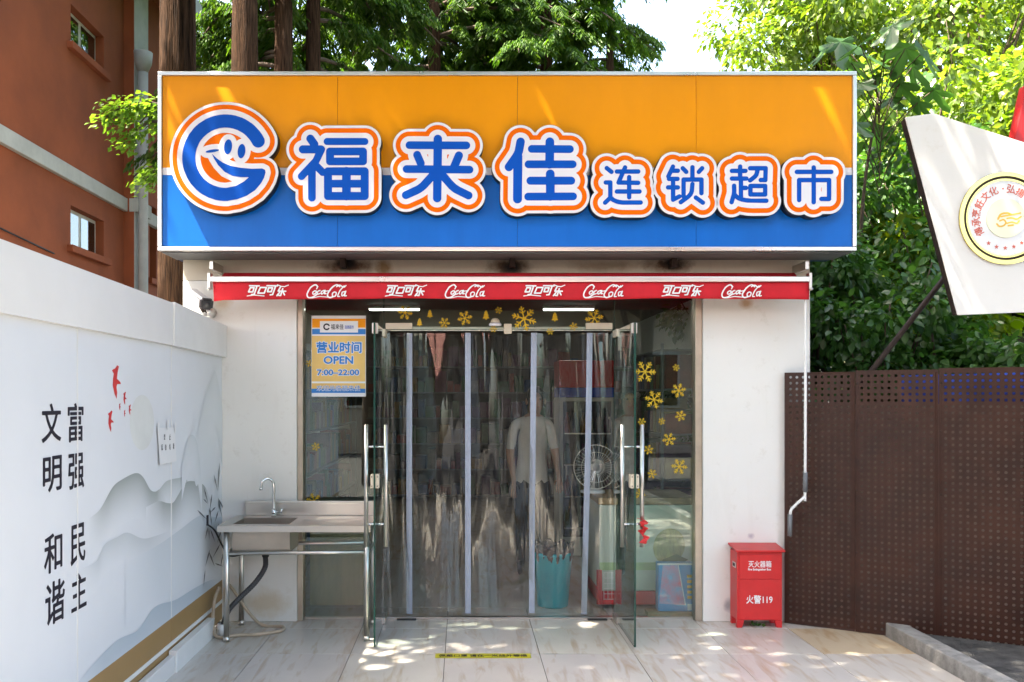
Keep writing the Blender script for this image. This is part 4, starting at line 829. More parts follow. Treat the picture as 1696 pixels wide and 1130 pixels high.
rp = smoothpts([(DR + .06, 5.655, .83), (DR + .092, 5.65, .815), (DR + .072, 5.64, .79), (DR + .095, 5.655, .765), (DR + .066, 5.65, .74), (DR + .10, 5.645, .71), (DR + .075, 5.65, .67)], 5)
v = []; f_ = []
for i, p in enumerate(rp):
    w = .018 + .007 * math.sin(i * 1.1); v += [p + Vector((-w, .008 * math.sin(i), .004)), p + Vector((w, -.012 * math.cos(i * .9), -.006))]
    if i: f_.append((2 * i - 2, 2 * i - 1, 2 * i + 1, 2 * i))
o = mobj('ribbon', v, f_, M['redinsk'], rb, False); o.modifiers.new('cloth', 'SOLIDIFY').thickness = .002
# fan on the freezer
fnp = P(990, 772, 6.95); fn = thing('desk_fan', 'white desk fan with round wire guard on the freezer', 'fan', (fnp.x, 6.95, fz1 + .056))
lathe('base', [(.0, 0), (.10, 0), (.10, .015), (.03, .035), (.0, .036)], (fnp.x - .04, 6.95, fz1 + .056), M['white'], fn, 24); tube('neck', [(fnp.x - .04, 6.95, fz1 + .09), (fnp.x - .03, 6.95, fnp.z)], .018, M['white'], fn, 12)
tube('motor', [(fnp.x - .03, 7.02, fnp.z), (fnp.x - .03, 6.91, fnp.z)], [.045, .06], M['white'], fn, 20)
bm = bmesh.new()
for k in range(40):
    a = 2 * math.pi * k / 40; bm_tube(bm, [(fnp.x - .03 + .03 * math.cos(a), 6.83, fnp.z + .03 * math.sin(a)), (fnp.x - .03 + .12 * math.cos(a), 6.82, fnp.z + .12 * math.sin(a)), (fnp.x - .03 + .175 * math.cos(a), 6.86, fnp.z + .175 * math.sin(a))], .0022, 4)
for rr_ in (.06, .12, .175):
    bm_tube(bm, [(fnp.x - .03 + rr_ * math.cos(a), 6.82 + (.04 if rr_ > .15 else 0), fnp.z + rr_ * math.sin(a)) for a in np.linspace(0, 2 * math.pi, 33)], .004 if rr_ > .15 else .0025, 5, False)
bmobj('wire_guard', bm, M['alu'], fn)
for k in range(3):
    a = 2 * math.pi * k / 3; c_, s_ = math.cos(a), math.sin(a); pts = [(fnp.x - .03 + r * math.cos(a + t), 6.87 + .02 * t, fnp.z + r * math.sin(a + t)) for r, t in ((.03, -.4), (.15, -.5), (.155, .35), (.03, .4))]; slab('blade', pts, (0, 1, 0), .003, M['grey'], fn)
# shelves along the inner walls and goods on them
gc = [pm('goods_%d' % i, c, .45, 0, .3, 9) for i, c in enumerate([(.28, .04, .03), (.04, .09, .22), (.3, .2, .05), (.05, .15, .07), (.26, .24, .21), (.16, .07, .13)])]
for nm, sx, ya, yb, lab in (('shelf_unit', 1.95, 7.6, 11.5, 'tall stocked shelf unit along the right inner wall'), ('shelf_unit', -1.62, 7.8, 11.5, 'tall stocked shelf unit along the left inner wall')):
    wide = .2 if sx != .1 else .9; s_ = thing(nm, lab, 'shelf', (sx, (ya + yb) / 2, 0))
    for z in (.1, .5, .9, 1.3, 1.7, 2.05): box('shelf_board', sx - wide, sx + wide, ya, yb, z - .015, z, M['grey'], s_, .002)
    for x in (sx - wide, sx + wide - .02):
        for y in (ya, yb - .03): box('upright', x, x + .02, y, y + .03, 0, 2.1, M['grey'], s_, 0)
    bms = [bmesh.new() for _ in gc]
    for z in (.1, .5, .9, 1.3, 1.7):
        n = int((yb - ya) / .13) if sx != .1 else 14
        for k in range(n):
            h_ = random.uniform(.14, .33); bmx = random.choice(bms)
            if sx != .1: yy = ya + .03 + k * .13; bm_box(bmx, sx - wide + .04, sx + wide - .06, yy, yy + random.uniform(.08, .115), z + .001, z + h_)
            else: xx = sx - .86 + k * .122; bm_box(bmx, xx, xx + random.uniform(.07, .11), ya + .03, yb - .08, z + .001, z + h_)
    g0 = None
    for b_, m_ in zip(bms, gc): o = bmobj('shelf_goods', b_, m_, s_); o['kind'] = 'stuff'
df = thing('drinks_fridge', 'drinks fridge with red header standing deeper inside the shop', 'fridge', (1.25, 8.9, 0))
box('cabinet', .98, 1.55, 8.8, 9.3, .0, 1.62, M['freezer'], df, .01); hdp = box('header', .98, 1.55, 8.79, 9.29, 1.722, 2.0, M['firered'], df, .01); box('header_stripe', .98, 1.55, 8.785, 9.28, 1.622, 1.72, M['bluesheet'], df, .006)
fd = box('door', 1.02, 1.51, 8.785, 8.799, .2, 1.58, M['dark'], df, .004); box('door_handle', 1.04, 1.06, 8.755, 8.784, .7, 1.1, M['alu'], fd, .004)
for z in (.3, .62, .94, 1.26):
    for k in range(6): lathe('bottle', [(.0, 0), (.03, 0), (.032, .12), (.014, .18), (.014, .21), (0, .21)], (1.06 + k * .08, 8.765, z), gc[(k + int(z * 10)) % 6], df, 10)
    box('door_rail', 1.03, 1.50, 8.735, 8.784, z - .012, z - .001, M['alu'], df, 0)
s_ = thing('shelf_unit', 'wide stocked shelf unit on the back wall of the shop', 'shelf', (.2, 13.6, 0))
for z in (.1, .5, .9, 1.3, 1.7, 2.1): box('shelf_board', -1.5, 1.9, 13.4, 13.98, z - .02, z, M['grey'], s_, .002)
bms = [bmesh.new() for _ in gc]
for z in (.1, .5, .9, 1.3, 1.7, 2.1):
    xx = -1.48
    while xx < 1.8: w_ = random.uniform(.06, .2); bm_box(random.choice(bms), xx, xx + w_ - .015, 13.45, 13.8, z + .001, z + random.uniform(.12, .33)); xx += w_
for b_, m_ in zip(bms, gc): o = bmobj('shelf_goods', b_, m_, s_); o['kind'] = 'stuff'
M['tubelight'] = emit('fluorescent_tube', (1, .97, .92), 2.0)
li = 0
for lx, ly, nm in ((-.75, 9.4, 'left front'), (1.15, 9.4, 'right front'), (-.6, 12.2, 'left rear'), (1.05, 12.2, 'right rear')):
    l_ = thing('ceiling_lamp', 'lit white tube lamp on the shop ceiling, %s of the four' % nm, 'lamp', (lx, ly, 2.6), 'lit tube lamps on the shop ceiling')
    box('tray', lx - .28, lx + .28, ly - .06, ly + .06, 2.585, 2.618, M['white'], l_, .003); box('tube', lx - .27, lx + .27, ly - .045, ly + .045, 2.572, 2.5845, M['tubelight'], l_, .003)

# ------------------------------------------------------------------ shop assistant behind the curtain
def person():
    px_, py_ = .64, 8.0; V, E, RD = [], [], []
    def add(p, r, par=None):
        V.append((px_ + p[0], py_ + p[1], p[2])); RD.append(r); i = len(V) - 1
        if par is not None: E.append((par, i))
        return i
    pel = add((0, 0, .92), (.15, .11)); sp_ = add((.0, .01, 1.08), (.135, .10), pel); ch = add((.01, .015, 1.26), (.155, .11), sp_); nb = add((.012, .02, 1.40), (.10, .075), ch)
    nk = add((.02, .01, 1.47), (.05, .05), nb); hd0 = add((.03, -.01, 1.53), (.068, .075), nk); hd1 = add((.035, -.015, 1.60), (.078, .09), hd0); add((.035, -.01, 1.68), (.06, .075), hd1); add((.04, -.105, 1.575), (.012, .012), hd1)
    for e in (-1, 1):
        hp_ = add((e * .09, 0, .86), (.088, .09), pel); kn = add((e * .10, -.02, .48), (.058, .06), hp_); an = add((e * .105, .02, .09), (.038, .042), kn); ft = add((e * .115, -.09, .045), (.04, .032), an); add((e * .12, -.17, .035), (.035, .022), ft)
        sh = add((e * .165, .02, 1.37), (.056, .056), nb); el = add((e * (.215 if e > 0 else .205), -.02 if e > 0 else .02, 1.10), (.042, .042), sh); wr = add((e * .2 + .03, -.17 if e > 0 else -.04, .92 if e > 0 else .86), (.026, .026), el)
        hx, hy, hz = e * .2 + .03, -.17 if e > 0 else -.04, .92 if e > 0 else .86
        pm_ = add((hx + .0, hy - .04, hz - .055), (.034, .018), wr)
        for q, L in ((-.027, .07), (-.009, .08), (.009, .076), (.027, .06)):
            a_ = add((hx + q * .9, hy - .06, hz - .085), (.0085, .0085), pm_); b_ = add((hx + q, hy - .075, hz - .085 - L * .5), (.008, .008), a_); add((hx + q, hy - .07, hz - .085 - L), (.007, .007), b_)
        t0 = add((hx - e * .036, hy - .045, hz - .05), (.01, .01), pm_); add((hx - e * .045, hy - .07, hz - .085), (.0085, .0085), t0)
    me = bpy.data.meshes.new('body'); me.from_pydata(V, E, []); o = bpy.data.objects.new('tmpbody', me); COL.objects.link(o)
    o.modifiers.new('skin', 'SKIN'); o.modifiers.new('sub', 'SUBSURF').levels = 2
    for i, sv in enumerate(me.skin_vertices[0].data): sv.radius = RD[i]; sv.use_root = (i == 0)
    bpy.context.view_layer.update(); m2 = bpy.data.meshes.new_from_object(o.evaluated_get(bpy.context.evaluated_depsgraph_get())); bpy.data.objects.remove(o)
    m2.materials.clear()
    for mm in (pm('skin', (.50, .30, .21), .5, 0, .06), pm('white_shirt', (.70, .68, .62), .85, 0, .08, 8, .3, 20), pm('dark_trousers', (.02, .021, .028), .8, 0, .2), pm('shoe_black', (.015, .014, .014), .4, 0, .1)): m2.materials.append(mm)
    for f in m2.polygons:
        c = f.center; dx = abs(c.x - px_); z = c.z; arm = dx > .155 and z < 1.33
        f.material_index = 3 if z < .085 and dx < .2 else 1 if (z > .84 and z < 1.445 and not (arm and z < 1.15)) else 2 if (z <= .84 and not (arm and z > .6)) else 0
        if z > .6 and z < .93 and dx > .165: f.material_index = 0
        f.use_smooth = True
    th = thing('person', 'person in white short sleeved shirt and dark trousers standing inside', 'person', (px_, py_, 0))
    m2.name = 'body'; link('body', m2, th)
    bm = bmesh.new(); bmesh.ops.create_uvsphere(bm, u_segments=24, v_segments=16, radius=1, matrix=Matrix.Translation((px_ + .035, py_ + .012, 1.63)) @ Matrix.Diagonal((.092, .105, .10, 1)))
    bmesh.ops.delete(bm, geom=[v for v in bm.verts if v.co.y < py_ - .045 and v.co.z < 1.655 or v.co.z < 1.56], context='VERTS'); bmobj('hair', bm, M['black'], th, True)
    for e in (-1, 1):
        bm = bmesh.new(); bmesh.ops.create_uvsphere(bm, u_segments=10, v_segments=8, radius=1, matrix=Matrix.Translation((px_ + .035 + e * .085, py_ - .005, 1.585)) @ Matrix.Diagonal((.012, .022, .032, 1))); bmobj('ear', bm, m2.materials[0], th, True)
        bm = bmesh.new(); bmesh.ops.create_uvsphere(bm, u_segments=10, v_segments=8, radius=.011, matrix=Matrix.Translation((px_ + .035 + e * .032, py_ - .098, 1.605))); bmobj('eye', bm, M['black'], th, True)
    box('mouth', px_ + .012, px_ + .058, py_ - .093, py_ - .085, 1.535, 1.543, M['medred'], th, .002)
person()

# ------------------------------------------------------------------ red apartment building on the left
XB = -6.0
rbld = thing('red_building', 'red rendered building with pale bands and small recessed windows at left', 'building', (XB - 4, 14, 0))
M['redwall'] = pm('red_render', (.31, .076, .022), .9, 0, .16, 1.2, .25, 120); M['paleband'] = pm('pale_band_render', (.46, .47, .42), .85, 0, .1, 4)
M['winglass'] = glassmat('window_glass_far', (.35, .42, .40), 2.0); M['winframe'] = pm('old_white_frame', (.55, .56, .5), .6, 0, .1, 8); M['curtaincloth'] = pm('net_curtain', (.35, .40, .36), .9, 0, .15, 10)
def BY(px): return -XB * F / (CX - px)
wins = [(BY(117), BY(172), 7.03, 7.64), (BY(117), BY(172), 3.94, 4.56), (BY(248), BY(259), 3.9, 5.3)]
# wall with window openings, cut into strips
ys_ = sorted({9.0, 17.4, *[w[0] for w in wins], *[w[1] for w in wins]}); D_ = .19
wv_, wf_ = [], []
def quad(a, b, c, d): n = len(wv_); wv_.extend([a, b, c, d]); wf_.append((n, n + 1, n + 2, n + 3))
for i in range(len(ys_) - 1):
    y0, y1 = ys_[i], ys_[i + 1]; zs = [0.0]
    for w in sorted([w for w in wins if w[0] <= y0 + 1e-6 and w[1] >= y1 - 1e-6], key=lambda w: w[2]): zs += [w[2], w[3]]
    zs.append(10.2)
    for k in range(0, len(zs), 2): quad((XB, y0, zs[k]), (XB, y1, zs[k]), (XB, y1, zs[k + 1]), (XB, y0, zs[k + 1]))
for a, b, c, d in wins:
    quad((XB, a, c), (XB - D_, a, c), (XB - D_, a, d), (XB, a, d)); quad((XB, b, c), (XB, b, d), (XB - D_, b, d), (XB - D_, b, c)); quad((XB, a, d), (XB - D_, a, d), (XB - D_, b, d), (XB, b, d)); quad((XB, a, c), (XB, b, c), (XB - D_, b, c), (XB - D_, a, c))
quad((XB, 9, 0), (XB, 9, 10.2), (XB - 9, 9, 10.2), (XB - 9, 9, 0)); quad((XB, 17.4, 0), (XB - 9, 17.4, 0), (XB - 9, 17.4, 10.2), (XB, 17.4, 10.2)); quad((XB - 9, 9, 0), (XB - 9, 17.4, 0), (XB - 9, 17.4, 10.2), (XB - 9, 9, 10.2)); quad((XB - 9, 9, 10.2), (XB, 9, 10.2), (XB, 17.4, 10.2), (XB - 9, 17.4, 10.2))
mobj('wall', wv_, wf_, M['redwall'], rbld)
for a, b, c, d in wins:
    w = box('window', XB - D_ + .001, XB - D_ + .05, a, b, c, d, M['winframe'], rbld, .004); n = 2
    for k in range(n):
        u0, u1 = a + (b - a) * k / n + .05, a + (b - a) * (k + 1) / n - .05
        box('pane', XB - D_ + .052, XB - D_ + .058, u0, u1, c + .06, d - .06, M['winglass'], w, 0); box('net_curtain', XB - D_ + .0505, XB - D_ + .0515, u0, u1, c + .06, d - .06, M['curtaincloth'], w, 0)
    box('sill', XB - .02, XB + .09, a - .12, b + .12, c - .11, c - .003, M['redwall'], w, .006)
z0b = Z_(225, 1) ; zb0 = H + (657 - 239) / F * BY(0); zb1 = H + (657 - 209.5) / F * BY(0)
box('floor_band', XB - .02, XB + .07, 9, 17.4, zb0, zb1, M['paleband'], rbld, .008)
box('pier', XB - .02, XB + .18, 15.23, 15.9, 0, 9.2, M['redwall'], rbld, .004)
box('white_pilaster', XB + .1802, XB + .19, 15.24, 15.9, 0, 9.2, M['paleband'], rbld, .002)
box('floor_band', XB + .1, XB + .25, 15.22, 15.91, zb0 - .002, zb1 + .002, M['paleband'], rbld, .006)
tube('drainpipe', [(XB + .30, 15.34, 0), (XB + .30, 15.34, 7.5)], .085, M['paleband'], rbld, 14); tube('hopper', [(XB + .30, 15.34, 7.4), (XB + .30, 15.34, 7.55), (XB + .30, 15.34, 7.75)], [.085, .15, .17], M['paleband'], rbld, 14)
ev = slab('eave', [(XB - 1, 11.9, 9.28), (XB + .6, 11.9, 9.28), (XB + .6, 17.6, 9.28), (XB - 1, 17.6, 9.28)], (0, 0, 1), .1, M['redwall'], rbld); box('fascia', XB + .605, XB + .67, 11.9, 17.6, 9.1, 9.6, M['paleband'], ev, .006)
for k in range(10): box('soffit_slat', XB + .05, XB + .59, 12.0 + k * .55, 12.12 + k * .55, 9.245, 9.279, M['redwall'], ev, 0)
box('fascia', XB - .9, XB + .67, 11.83, 11.895, 9.1, 9.6, M['paleband'], ev, .006)
tube('wall_cable', [P(0, 378, 11.1) * 1.0 + Vector((.0, 0, 0)), (XB + .02, 12.6, 3.72)], .012, M['dark'], rbld, 6)

# ------------------------------------------------------------------ house across the yard behind the camera (shows in the glass)
oh = thing('opposite_house', 'cream house with pink tiled roof mirrored in the shop glass', 'house', (0, -12, 0))
M['creamwall'] = pm('cream_render', (.55, .47, .36), .9, 0, .12, 2, .2, 60); M['pinkroof'] = pm('pink_roof_tile', (.45, .19, .15), .8, 0, .2, 3, .6, 9, stretch=(1, 1, 3))
box('wall', -7, 9, -17, -12, 0, 4.2, M['creamwall'], oh, 0)
slab('roof', [(-7.6, -11.3, 4.1), (9.6, -11.3, 4.1), (9.6, -14.5, 6.3), (-7.6, -14.5, 6.3)], (0, 0, 1), .12, M['pinkroof'], oh); slab('roof', [(-7.6, -17.6, 4.1), (9.6, -17.6, 4.1), (9.6, -14.52, 6.3), (-7.6, -14.52, 6.3)], (0, 0, 1), .12, M['pinkroof'], oh)
for x in (-5.5, -2.8, 0, 2.8, 5.6): w = box('window', x - .6, x + .6, -12.0, -11.95, 1.3, 2.9, M['winframe'], oh, .01); box('pane', x - .52, x + .52, -11.948, -11.94, 1.38, 2.82, M['winglass'], w, 0)

# ------------------------------------------------------------------ vegetation
LEAF4 = (np.array([(0, 0, 0), (-.28, .30, .07), (-.24, .66, .05), (0, 1, -.06), (.24, .66, .05), (.28, .30, .07), (0, .5, -.01)]), [(0, 6, 1), (1, 6, 2), (2, 6, 3), (3, 6, 4), (4, 6, 5), (5, 6, 0)])
LEAF2 = (np.array([(0, 0, 0), (-.3, .45, .07), (0, 1, -.05), (.3, .45, .07)]), [(0, 2, 1), (0, 3, 2)])
SPRAY = (np.array([(0, 0, 0), (-.13, .3, .03), (-.10, .75, .0), (0, 1, -.08), (.10, .75, .0), (.13, .3, .03)]), [(0, 3, 2, 1), (0, 5, 4, 3)])
def leaves(name, pos, dirs, size, tmpl, mat, parent, roll=1.0, nr=rng):
    """one mesh holding a leaf at every pos, pointing along dirs"""
    n = len(pos); T, Fc = tmpl; d = dirs / (np.linalg.norm(dirs, axis=1, keepdims=True) + 1e-9)
    up = np.tile([0, 0, 1.0], (n, 1)) + nr.normal(0, roll, (n, 3)); s = np.cross(d, up); s /= np.linalg.norm(s, axis=1, keepdims=True) + 1e-9; u = np.cross(s, d)
    sz_ = np.broadcast_to(np.asarray(size, float), (n,))[:, None, None]
    v = pos[:, None, :] + sz_ * (T[None, :, :1] * s[:, None, :] + T[None, :, 1:2] * d[:, None, :] + T[None, :, 2:] * u[:, None, :])
    k = len(T); idx = np.concatenate([(np.array([i for f in Fc for i in f])[None, :] + (np.arange(n) * k)[:, None]).ravel()])
    ln = [len(f) for f in Fc]; tot = np.tile(ln, n); st = np.concatenate([[0], np.cumsum(tot)[:-1]])
    me = bpy.data.meshes.new(name); me.vertices.add(n * k); me.vertices.foreach_set('co', v.ravel()); me.loops.add(len(idx)); me.loops.foreach_set('vertex_index', idx.astype(np.int32))
    me.polygons.add(len(tot)); me.polygons.foreach_set('loop_start', st.astype(np.int32)); me.polygons.foreach_set('loop_total', tot.astype(np.int32)); me.update(calc_edges=True)
    me.materials.append(mat); return link(name, me, parent)
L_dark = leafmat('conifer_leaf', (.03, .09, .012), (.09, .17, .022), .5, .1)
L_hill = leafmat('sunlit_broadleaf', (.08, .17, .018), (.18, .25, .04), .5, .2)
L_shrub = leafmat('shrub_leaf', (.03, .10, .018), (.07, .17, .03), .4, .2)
L_lime = leafmat('lime_leaf', (.13, .22, .02), (.20, .27, .03), .5, .15)
L_big = leafmat('lobed_leaf', (.03, .095, .018), (.055, .135, .026), .4, .2)
L_front = leafmat('street_tree_leaf', (.04, .11, .015), (.07, .15, .025), .35, .15)

def conifer(name, lab, base, dia, top, z0, z1, nb, reach, nleaf, seed, lean=(0, 0), side=None):
    r = np.random.default_rng(seed); b = Vector(base); t = thing(name, lab, 'tree', base, 'tall conifers behind the shop')
    pts = [b + Vector((lean[0] * q, lean[1] * q, top * q)) for q in np.linspace(0, 1, 14)]
    bm = bmesh.new(); seg = 20
    bm_tube(bm, pts, [dia / 2 * (1.18 if i == 0 else 1) * (1 - .75 * i / 13) for i in range(14)], seg)
    for v in bm.verts:
        a = math.atan2(v.co.y - b.y, v.co.x - b.x); q = 1 + .05 * math.sin(a * 7 + v.co.z * .6) + .03 * math.sin(a * 13); v.co.x = b.x + (v.co.x - b.x) * q; v.co.y = b.y + (v.co.y - b.y) * q
    bmobj('trunk', bm, M['bark'], t, True)
    P_, D_2 = [], []; bm = bmesh.new()
    for i in range(nb):
        z = z0 + (z1 - z0) * (i + r.random()) / nb; a = r.uniform(0, 2 * math.pi) if side is None else r.uniform(*side); L = reach * r.uniform(.6, 1.1) * (1 - .45 * (z - z0) / (z1 - z0)); q = z / top
        o = b + Vector((lean[0] * q, lean[1] * q, z)); d = Vector((math.cos(a), math.sin(a), 0)); br = []
        for s in np.linspace(0, 1, 8): br.append(o + d * L * s + Vector((r.normal(0, .04) * s, r.normal(0, .04) * s, .25 * L * s * (1 - s) * 1.2 - .28 * L * s * s)))
        bm_tube(bm, br, [.035 * (1 - .85 * s) + .005 for s in np.linspace(0, 1, 8)], 6)
        for _ in range(int(L * 9)):                      # hanging twigs
            s = r.uniform(.2, 1); p = br[int(s * 7)]; sd = Vector((-d.y, d.x, 0)) * r.choice([-1, 1]); L2 = r.uniform(.3, .8); tw = []
            for q2 in np.linspace(0, 1, 5): tw.append(p + (d * .45 + sd * .7) * L2 * q2 + Vector((0, 0, -.55 * L2 * q2 * q2)))
            bm_tube(bm, tw, [.006, .005, .004, .003, .002], 4)
            n = int(nleaf / (nb * reach * .7 * 9))
            for _ in range(max(n, 4)):
                q2 = r.uniform(.05, 1.0); j = min(int(q2 * 4), 3); pp = tw[j].lerp(tw[j + 1], q2 * 4 - j); e = r.choice([-1, 1])
                P_.append(pp + Vector(r.normal(0, .035, 3))); D_2.append((tw[-1] - tw[0]).normalized() * .7 + Vector((-(tw[-1] - tw[0]).y, (tw[-1] - tw[0]).x, 0)).normalized() * e * .8 + Vector((0, 0, -.45 - .4 * r.random())))
    bmobj('branches', bm, M['twig'], t, True)
    P_ = np.array(P_); leaves('crown', P_, np.array(D_2), r.uniform(.07, .15, len(P_)), SPRAY, L_dark, t, .5, r)
    return t
conifer('conifer_tree', 'nearest conifer trunk rising at the left end of the sign', (-2.42, 7.32, 0), .36, 17, 8.5, 14.5, 36, 2.9, 60000, 11)  # high crown out of view, enlarged to shade the fence shrubs
conifer('conifer_tree', 'thick conifer trunk second from the left above the sign', (X_(406, 11.5), 11.5, 0), .47, 17, 8.2, 13, 30, 2.6, 45000, 12, side=(.5, 1.7))
conifer('conifer_tree', 'dark conifer trunk third from the left above the sign', (X_(470, 13.5), 13.5, 0), .40, 18, 6.0, 11, 30, 2.9, 50000, 13, side=(1.5, 3.0))
conifer('conifer_tree', 'slender conifer trunk fourth from the left above the sign', (X_(519, 14.6), 14.6, 0), .36, 18, 6.2, 11.5, 30, 3.0, 50000, 14, side=(-.1, 2.2))
conifer('conifer_tree', 'drooping conifer behind the middle of the sign', (X_(720, 16.2), 16.2, 0), .34, 18, 6.2, 12, 52, 3.4, 130000, 15, side=(-.9, 3.6))
conifer('conifer_tree', 'drooping conifer behind the right half of the sign beside the sky gap', (X_(905, 16.6), 16.6, 0), .34, 18, 6.2, 12, 52, 2.7, 130000, 16)
conifer('conifer_tree', 'far conifer seen between the two thickest trunks', (X_(352, 19.5), 19.5, 0), .34, 18, 6.4, 13, 40, 2.2, 50000, 17)
conifer('conifer_tree', 'far conifer backing the gap between the two drooping conifers', (X_(800, 21), 21, 0), .34, 20, 7.6, 15, 48, 3.0, 70000, 18)
conifer('conifer_tree', 'far conifer whose drooping edge borders the white sky gap', (X_(1010, 21.5), 21.5, 0), .3, 20, 7.6, 14, 44, 1.9, 60000, 19)
conifer('conifer_tree', 'far conifer filling behind the four left trunks', (X_(590, 20), 20, 0), .34, 20, 7.2, 14, 44, 2.8, 60000, 20)
# sunlit sprays reaching left of the sign from the nearest trunk
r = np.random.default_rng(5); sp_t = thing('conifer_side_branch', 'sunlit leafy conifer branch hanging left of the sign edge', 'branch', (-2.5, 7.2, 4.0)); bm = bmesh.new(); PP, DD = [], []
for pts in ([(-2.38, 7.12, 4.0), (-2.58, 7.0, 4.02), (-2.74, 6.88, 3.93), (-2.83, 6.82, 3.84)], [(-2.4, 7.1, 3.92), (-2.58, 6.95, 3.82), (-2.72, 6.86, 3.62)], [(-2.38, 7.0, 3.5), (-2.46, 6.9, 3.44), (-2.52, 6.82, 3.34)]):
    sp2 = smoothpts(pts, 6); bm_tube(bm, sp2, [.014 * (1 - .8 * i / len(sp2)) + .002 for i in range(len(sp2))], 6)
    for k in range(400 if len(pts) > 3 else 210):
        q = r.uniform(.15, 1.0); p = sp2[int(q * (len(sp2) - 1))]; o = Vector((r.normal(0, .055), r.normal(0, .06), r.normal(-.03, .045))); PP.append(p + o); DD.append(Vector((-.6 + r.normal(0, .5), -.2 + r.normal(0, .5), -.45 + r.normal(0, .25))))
bmobj('twigs', bm, M['twig'], sp_t, True); leaves('foliage', np.array(PP), np.array(DD), r.uniform(.04, .075, len(PP)), LEAF2, leafmat('sunlit_conifer_leaf', (.09, .2, .025), (.16, .27, .04), .45, .1), sp_t, .4, r)  # leaf colour brightened to carry the sunlight on these sprays

def broad(name, lab, base, h, crown_r, crown_h, nclump, nleaf, lsize, mat, seed, tmpl=LEAF2, trunk=.12, cz=None, group=None, cat='tree', clump=.42, off=(0, 0)):
    """tapered trunk, limbs to leaf clumps set through an uneven crown"""
    r = np.random.default_rng(seed); b = Vector(base); t = thing(name, lab, cat, base, group); cz = h * .62 if cz is None else cz
    cl = []
    while len(cl) < nclump:
        p = r.uniform(-1, 1, 3); m = np.linalg.norm(p)
        if .25 < m < 1: cl.append(Vector((off[0] + p[0] * crown_r, off[1] + p[1] * crown_r, cz + p[2] * crown_h / 2)))
    top = Vector((r.normal(0, .15), r.normal(0, .15), h * .8)); tr = [b + top * q + Vector((.06 * h * math.sin(q * 3 + seed) * .3, .03 * h * math.sin(q * 4), 0)) for q in np.linspace(0, 1, 8)]
    bm = bmesh.new(); bm_tube(bm, tr, [trunk * (1 - .8 * q) for q in np.linspace(0, 1, 8)], 10); bmobj('trunk', bm, M['twig'], t, True)
    bm = bmesh.new()
    for c in cl[:min(len(cl), 40)]:
        q = min(.95, max(.25, (c.z / h) * .75)); s = tr[int(q * 7)]; e = b + c; bm_tube(bm, [s, s.lerp(e, .5) + Vector((0, 0, -.04 * h)), e], [trunk * .3, trunk * .18, .006], 5)
    bmobj('limbs', bm, M['twig'], t, True)
    w = r.uniform(.5, 1.5, nclump); cnt = (w / w.sum() * nleaf).astype(int); PP, DD = [], []
    for c, n, ww in zip(cl, cnt, w):
        d = r.normal(0, 1, (n, 3)); d /= np.linalg.norm(d, axis=1, keepdims=True); rad = clump * crown_r * (.6 + .4 * ww) * r.uniform(.25, 1, (n, 1)) ** .6 * .8
        o = d * rad * np.array([1, 1, .75]); PP.append(np.array(b + c) + o); DD.append(d * .7 + np.array([0, 0, -.55]) + r.normal(0, .35, (n, 3)))
    PP, DD = np.concatenate(PP), np.concatenate(DD); leaves('crown', PP, DD, r.uniform(.7, 1.25, len(PP)) * lsize, tmpl, mat, t, .55, r); return t
# wooded slope on the right: sunlit trees behind, shaded shrubs by the fence
G = 'sunlit broadleaf trees on the slope'
for k, (x, y, h, cr_, n, lab) in enumerate([(6.3, 14.5, 5.2, 1.9, 18000, 'sunlit broadleaf tree on the slope just right of the sky gap'), (7.6, 12.6, 5.2, 2.2, 20000, 'sunlit broadleaf tree at the top right above the white sign'), (10.0, 13.5, 5.6, 2.5, 18000, 'sunlit broadleaf tree filling the top right corner'),
                                           (5.6, 10.8, 3.4, 1.5, 13000, 'dense broadleaf tree on the slope between the orange sign and white sign'), (7.2, 10.4, 3.3, 1.5, 11000, 'broadleaf tree directly behind the white sign board'), (10.2, 18.5, 6.6, 3.2, 16000, 'tall pale tree highest on the slope behind the others')]):
    broad('broadleaf_tree', lab, (x, y, hill_z(x, y) - .1), h, cr_, h * 1.1, 46, n, .125, L_hill, 40 + k, LEAF2, .12, h * .55, G)
broad('lime_green_bush', 'bright lime green bush with narrow leaves above the white sign', (4.65, 8.6, hill_z(4.65, 8.6) - .05), 2.6, .75, 2.5, 26, 4200, .13, L_lime, 60, LEAF4, .04, 1.5, None, 'bush')
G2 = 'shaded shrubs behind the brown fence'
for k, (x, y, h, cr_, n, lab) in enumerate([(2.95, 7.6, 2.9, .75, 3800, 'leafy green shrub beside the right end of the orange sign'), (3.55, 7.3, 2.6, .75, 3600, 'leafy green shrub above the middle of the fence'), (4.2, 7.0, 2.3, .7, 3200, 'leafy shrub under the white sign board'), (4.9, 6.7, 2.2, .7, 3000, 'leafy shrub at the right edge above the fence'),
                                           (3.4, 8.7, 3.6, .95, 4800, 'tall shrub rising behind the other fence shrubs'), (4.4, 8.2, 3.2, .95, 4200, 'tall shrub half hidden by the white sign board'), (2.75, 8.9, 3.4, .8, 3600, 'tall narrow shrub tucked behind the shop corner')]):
    broad('shrub', lab, (x, y, hill_z(x, y) - .05), h, cr_, h * 1.0, 40, int(n * 1.7), .085, L_shrub, 70 + k, LEAF4, .035, h * .5, G2, 'shrub', .45)
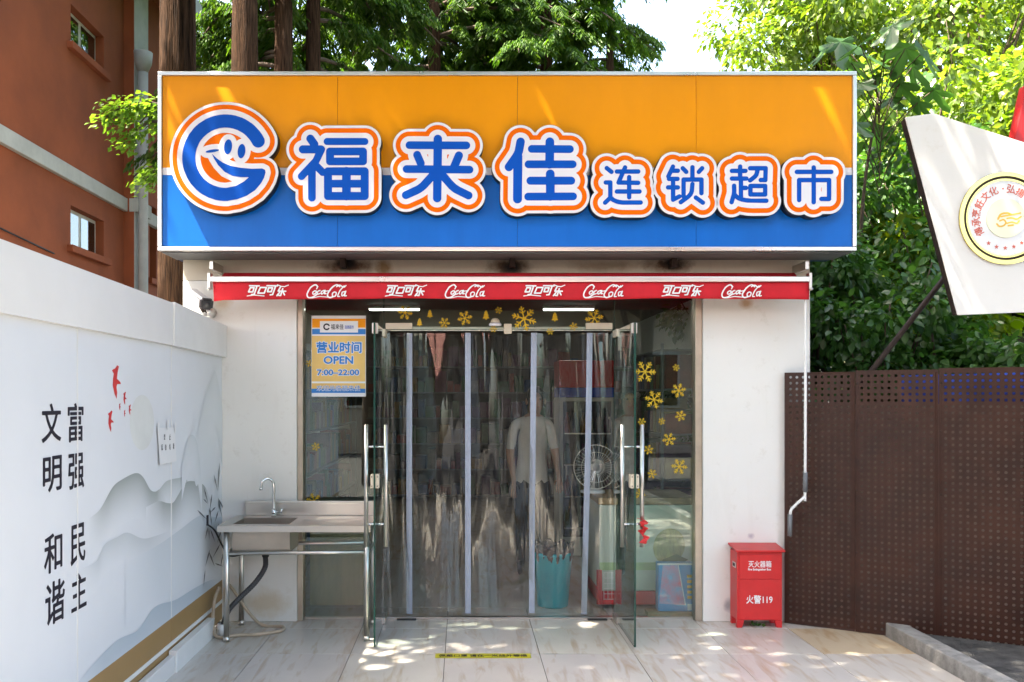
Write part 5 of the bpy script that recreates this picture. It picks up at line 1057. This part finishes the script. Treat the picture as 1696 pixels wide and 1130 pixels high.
# sapling with large lobed leaves: every leaf is a part
ls = thing('lobed_leaf_sapling', 'sapling with large lobed leaves standing beside the sign corner', 'sapling', (3.55, 7.9, hill_z(3.55, 7.9)))
def lobed():
    out = []
    for a, L in ((-1.9, .42), (-1.05, .72), (0, 1.0), (1.05, .72), (1.9, .42)):
        for da, q in ((-.44, .48), (-.24, .84), (0, 1), (.24, .84), (.44, .48)): out.append((math.sin(a + da * (1.1 if a else .9)) * L * q, math.cos(a + da * (1.1 if a else .9)) * L * q + .0))
    v = [(0, .0, .02)] + [(x, y, .02 - .16 * (x * x + y * y) + .05 * math.cos(6 * math.atan2(x, y))) for x, y in out]; n = len(out)
    return v, [(0, i + 1, i + 2) for i in range(n - 1)] + [(0, n, 1)]
lv, lf = lobed(); LM = bpy.data.meshes.new('leaf'); LM.from_pydata(lv, [], lf); LM.materials.append(L_big); LM.update()
stem = smoothpts([(3.55, 7.9, hill_z(3.55, 7.9) - .1), (3.6, 7.85, 2.2), (3.62, 7.8, 3.4), (3.72, 7.7, 4.35)], 6); tube('stem', stem, [.03 * (1 - .75 * i / len(stem)) for i in range(len(stem))], M['twig'], ls, 8)
r = np.random.default_rng(9); lst = [(1365, 85), (1392, 70), (1425, 75), (1478, 45), (1440, 95), (1500, 80), (1530, 85), (1465, 105), (1510, 112), (1535, 125), (1410, 105), (1450, 130), (1490, 140), (1425, 140), (1545, 150), (1475, 165), (1440, 180), (1400, 150), (1520, 170), (1460, 215), (1430, 240), (1490, 235), (1415, 205)]
for (x, y) in lst:
    Yl_ = r.uniform(7.3, 7.9); p = P(x, y, Yl_); st_ = Vector(stem[-1]) + Vector((0, 0, -.012 * (y - 60) * .42)); d = p - st_; s_ = r.uniform(.22, .34)
    pet = tube('petiole', [st_, st_.lerp(p, .5) + Vector((0, 0, .05)), p], .005, M['twig'], ls, 5)
    o = link('leaf', LM, ls, p); o.scale = (s_, s_, s_); o.rotation_euler = (R(r.uniform(-65, -25)), R(r.uniform(-25, 25)), math.atan2(-d.x, d.y) + r.normal(0, .6) + (math.pi if r.random() < .35 else 0))
# street trees behind and above the photographer: they throw the dappled shade and show in the glass
G3 = 'street trees around the forecourt'
for k, (x, y, h, cr_, n, z, lab) in enumerate([(-3.6, 3.6, 9.5, 3.6, 31000, 7.8, 'street tree beyond the hoarding shading the forecourt'), (-7.2, 2.0, 10.0, 2.8, 12000, 7.6, 'street tree far left behind the hoarding'), (-1.6, -3.4, 9.0, 2.9, 16000, 6.8, 'street tree behind the photographer to the left'), (3.6, -4.2, 9.0, 3.0, 14000, 6.4, 'street tree behind the photographer to the right'), (7.0, 2.2, 9.5, 2.9, 14000, 7.2, 'street tree right of the forecourt beyond the asphalt')]):
    broad('street_tree', lab, (x, y, 0), h, cr_, 3.6, 60 if k else 110, n, .17, L_front, 90 + k, LEAF2, .17, z, G3, 'tree', .34 if k else .27, (3.0, .5) if k == 0 else (0, 0))
wd = thing('small_weed', 'small green weed growing at the foot of the red fire box', 'weed', (2.1, 6.14, 0)); r = np.random.default_rng(3)
pw = np.array([(2.08 + r.normal(0, .02), 6.12 + r.normal(0, .015), .004) for _ in range(14)]); dw = np.stack([r.normal(0, .7, 14), r.normal(-.3, .5, 14), r.uniform(.3, 1, 14)], 1)
leaves('foliage', pw, dw, r.uniform(.02, .045, 14), LEAF4, L_shrub, wd, .5, r)
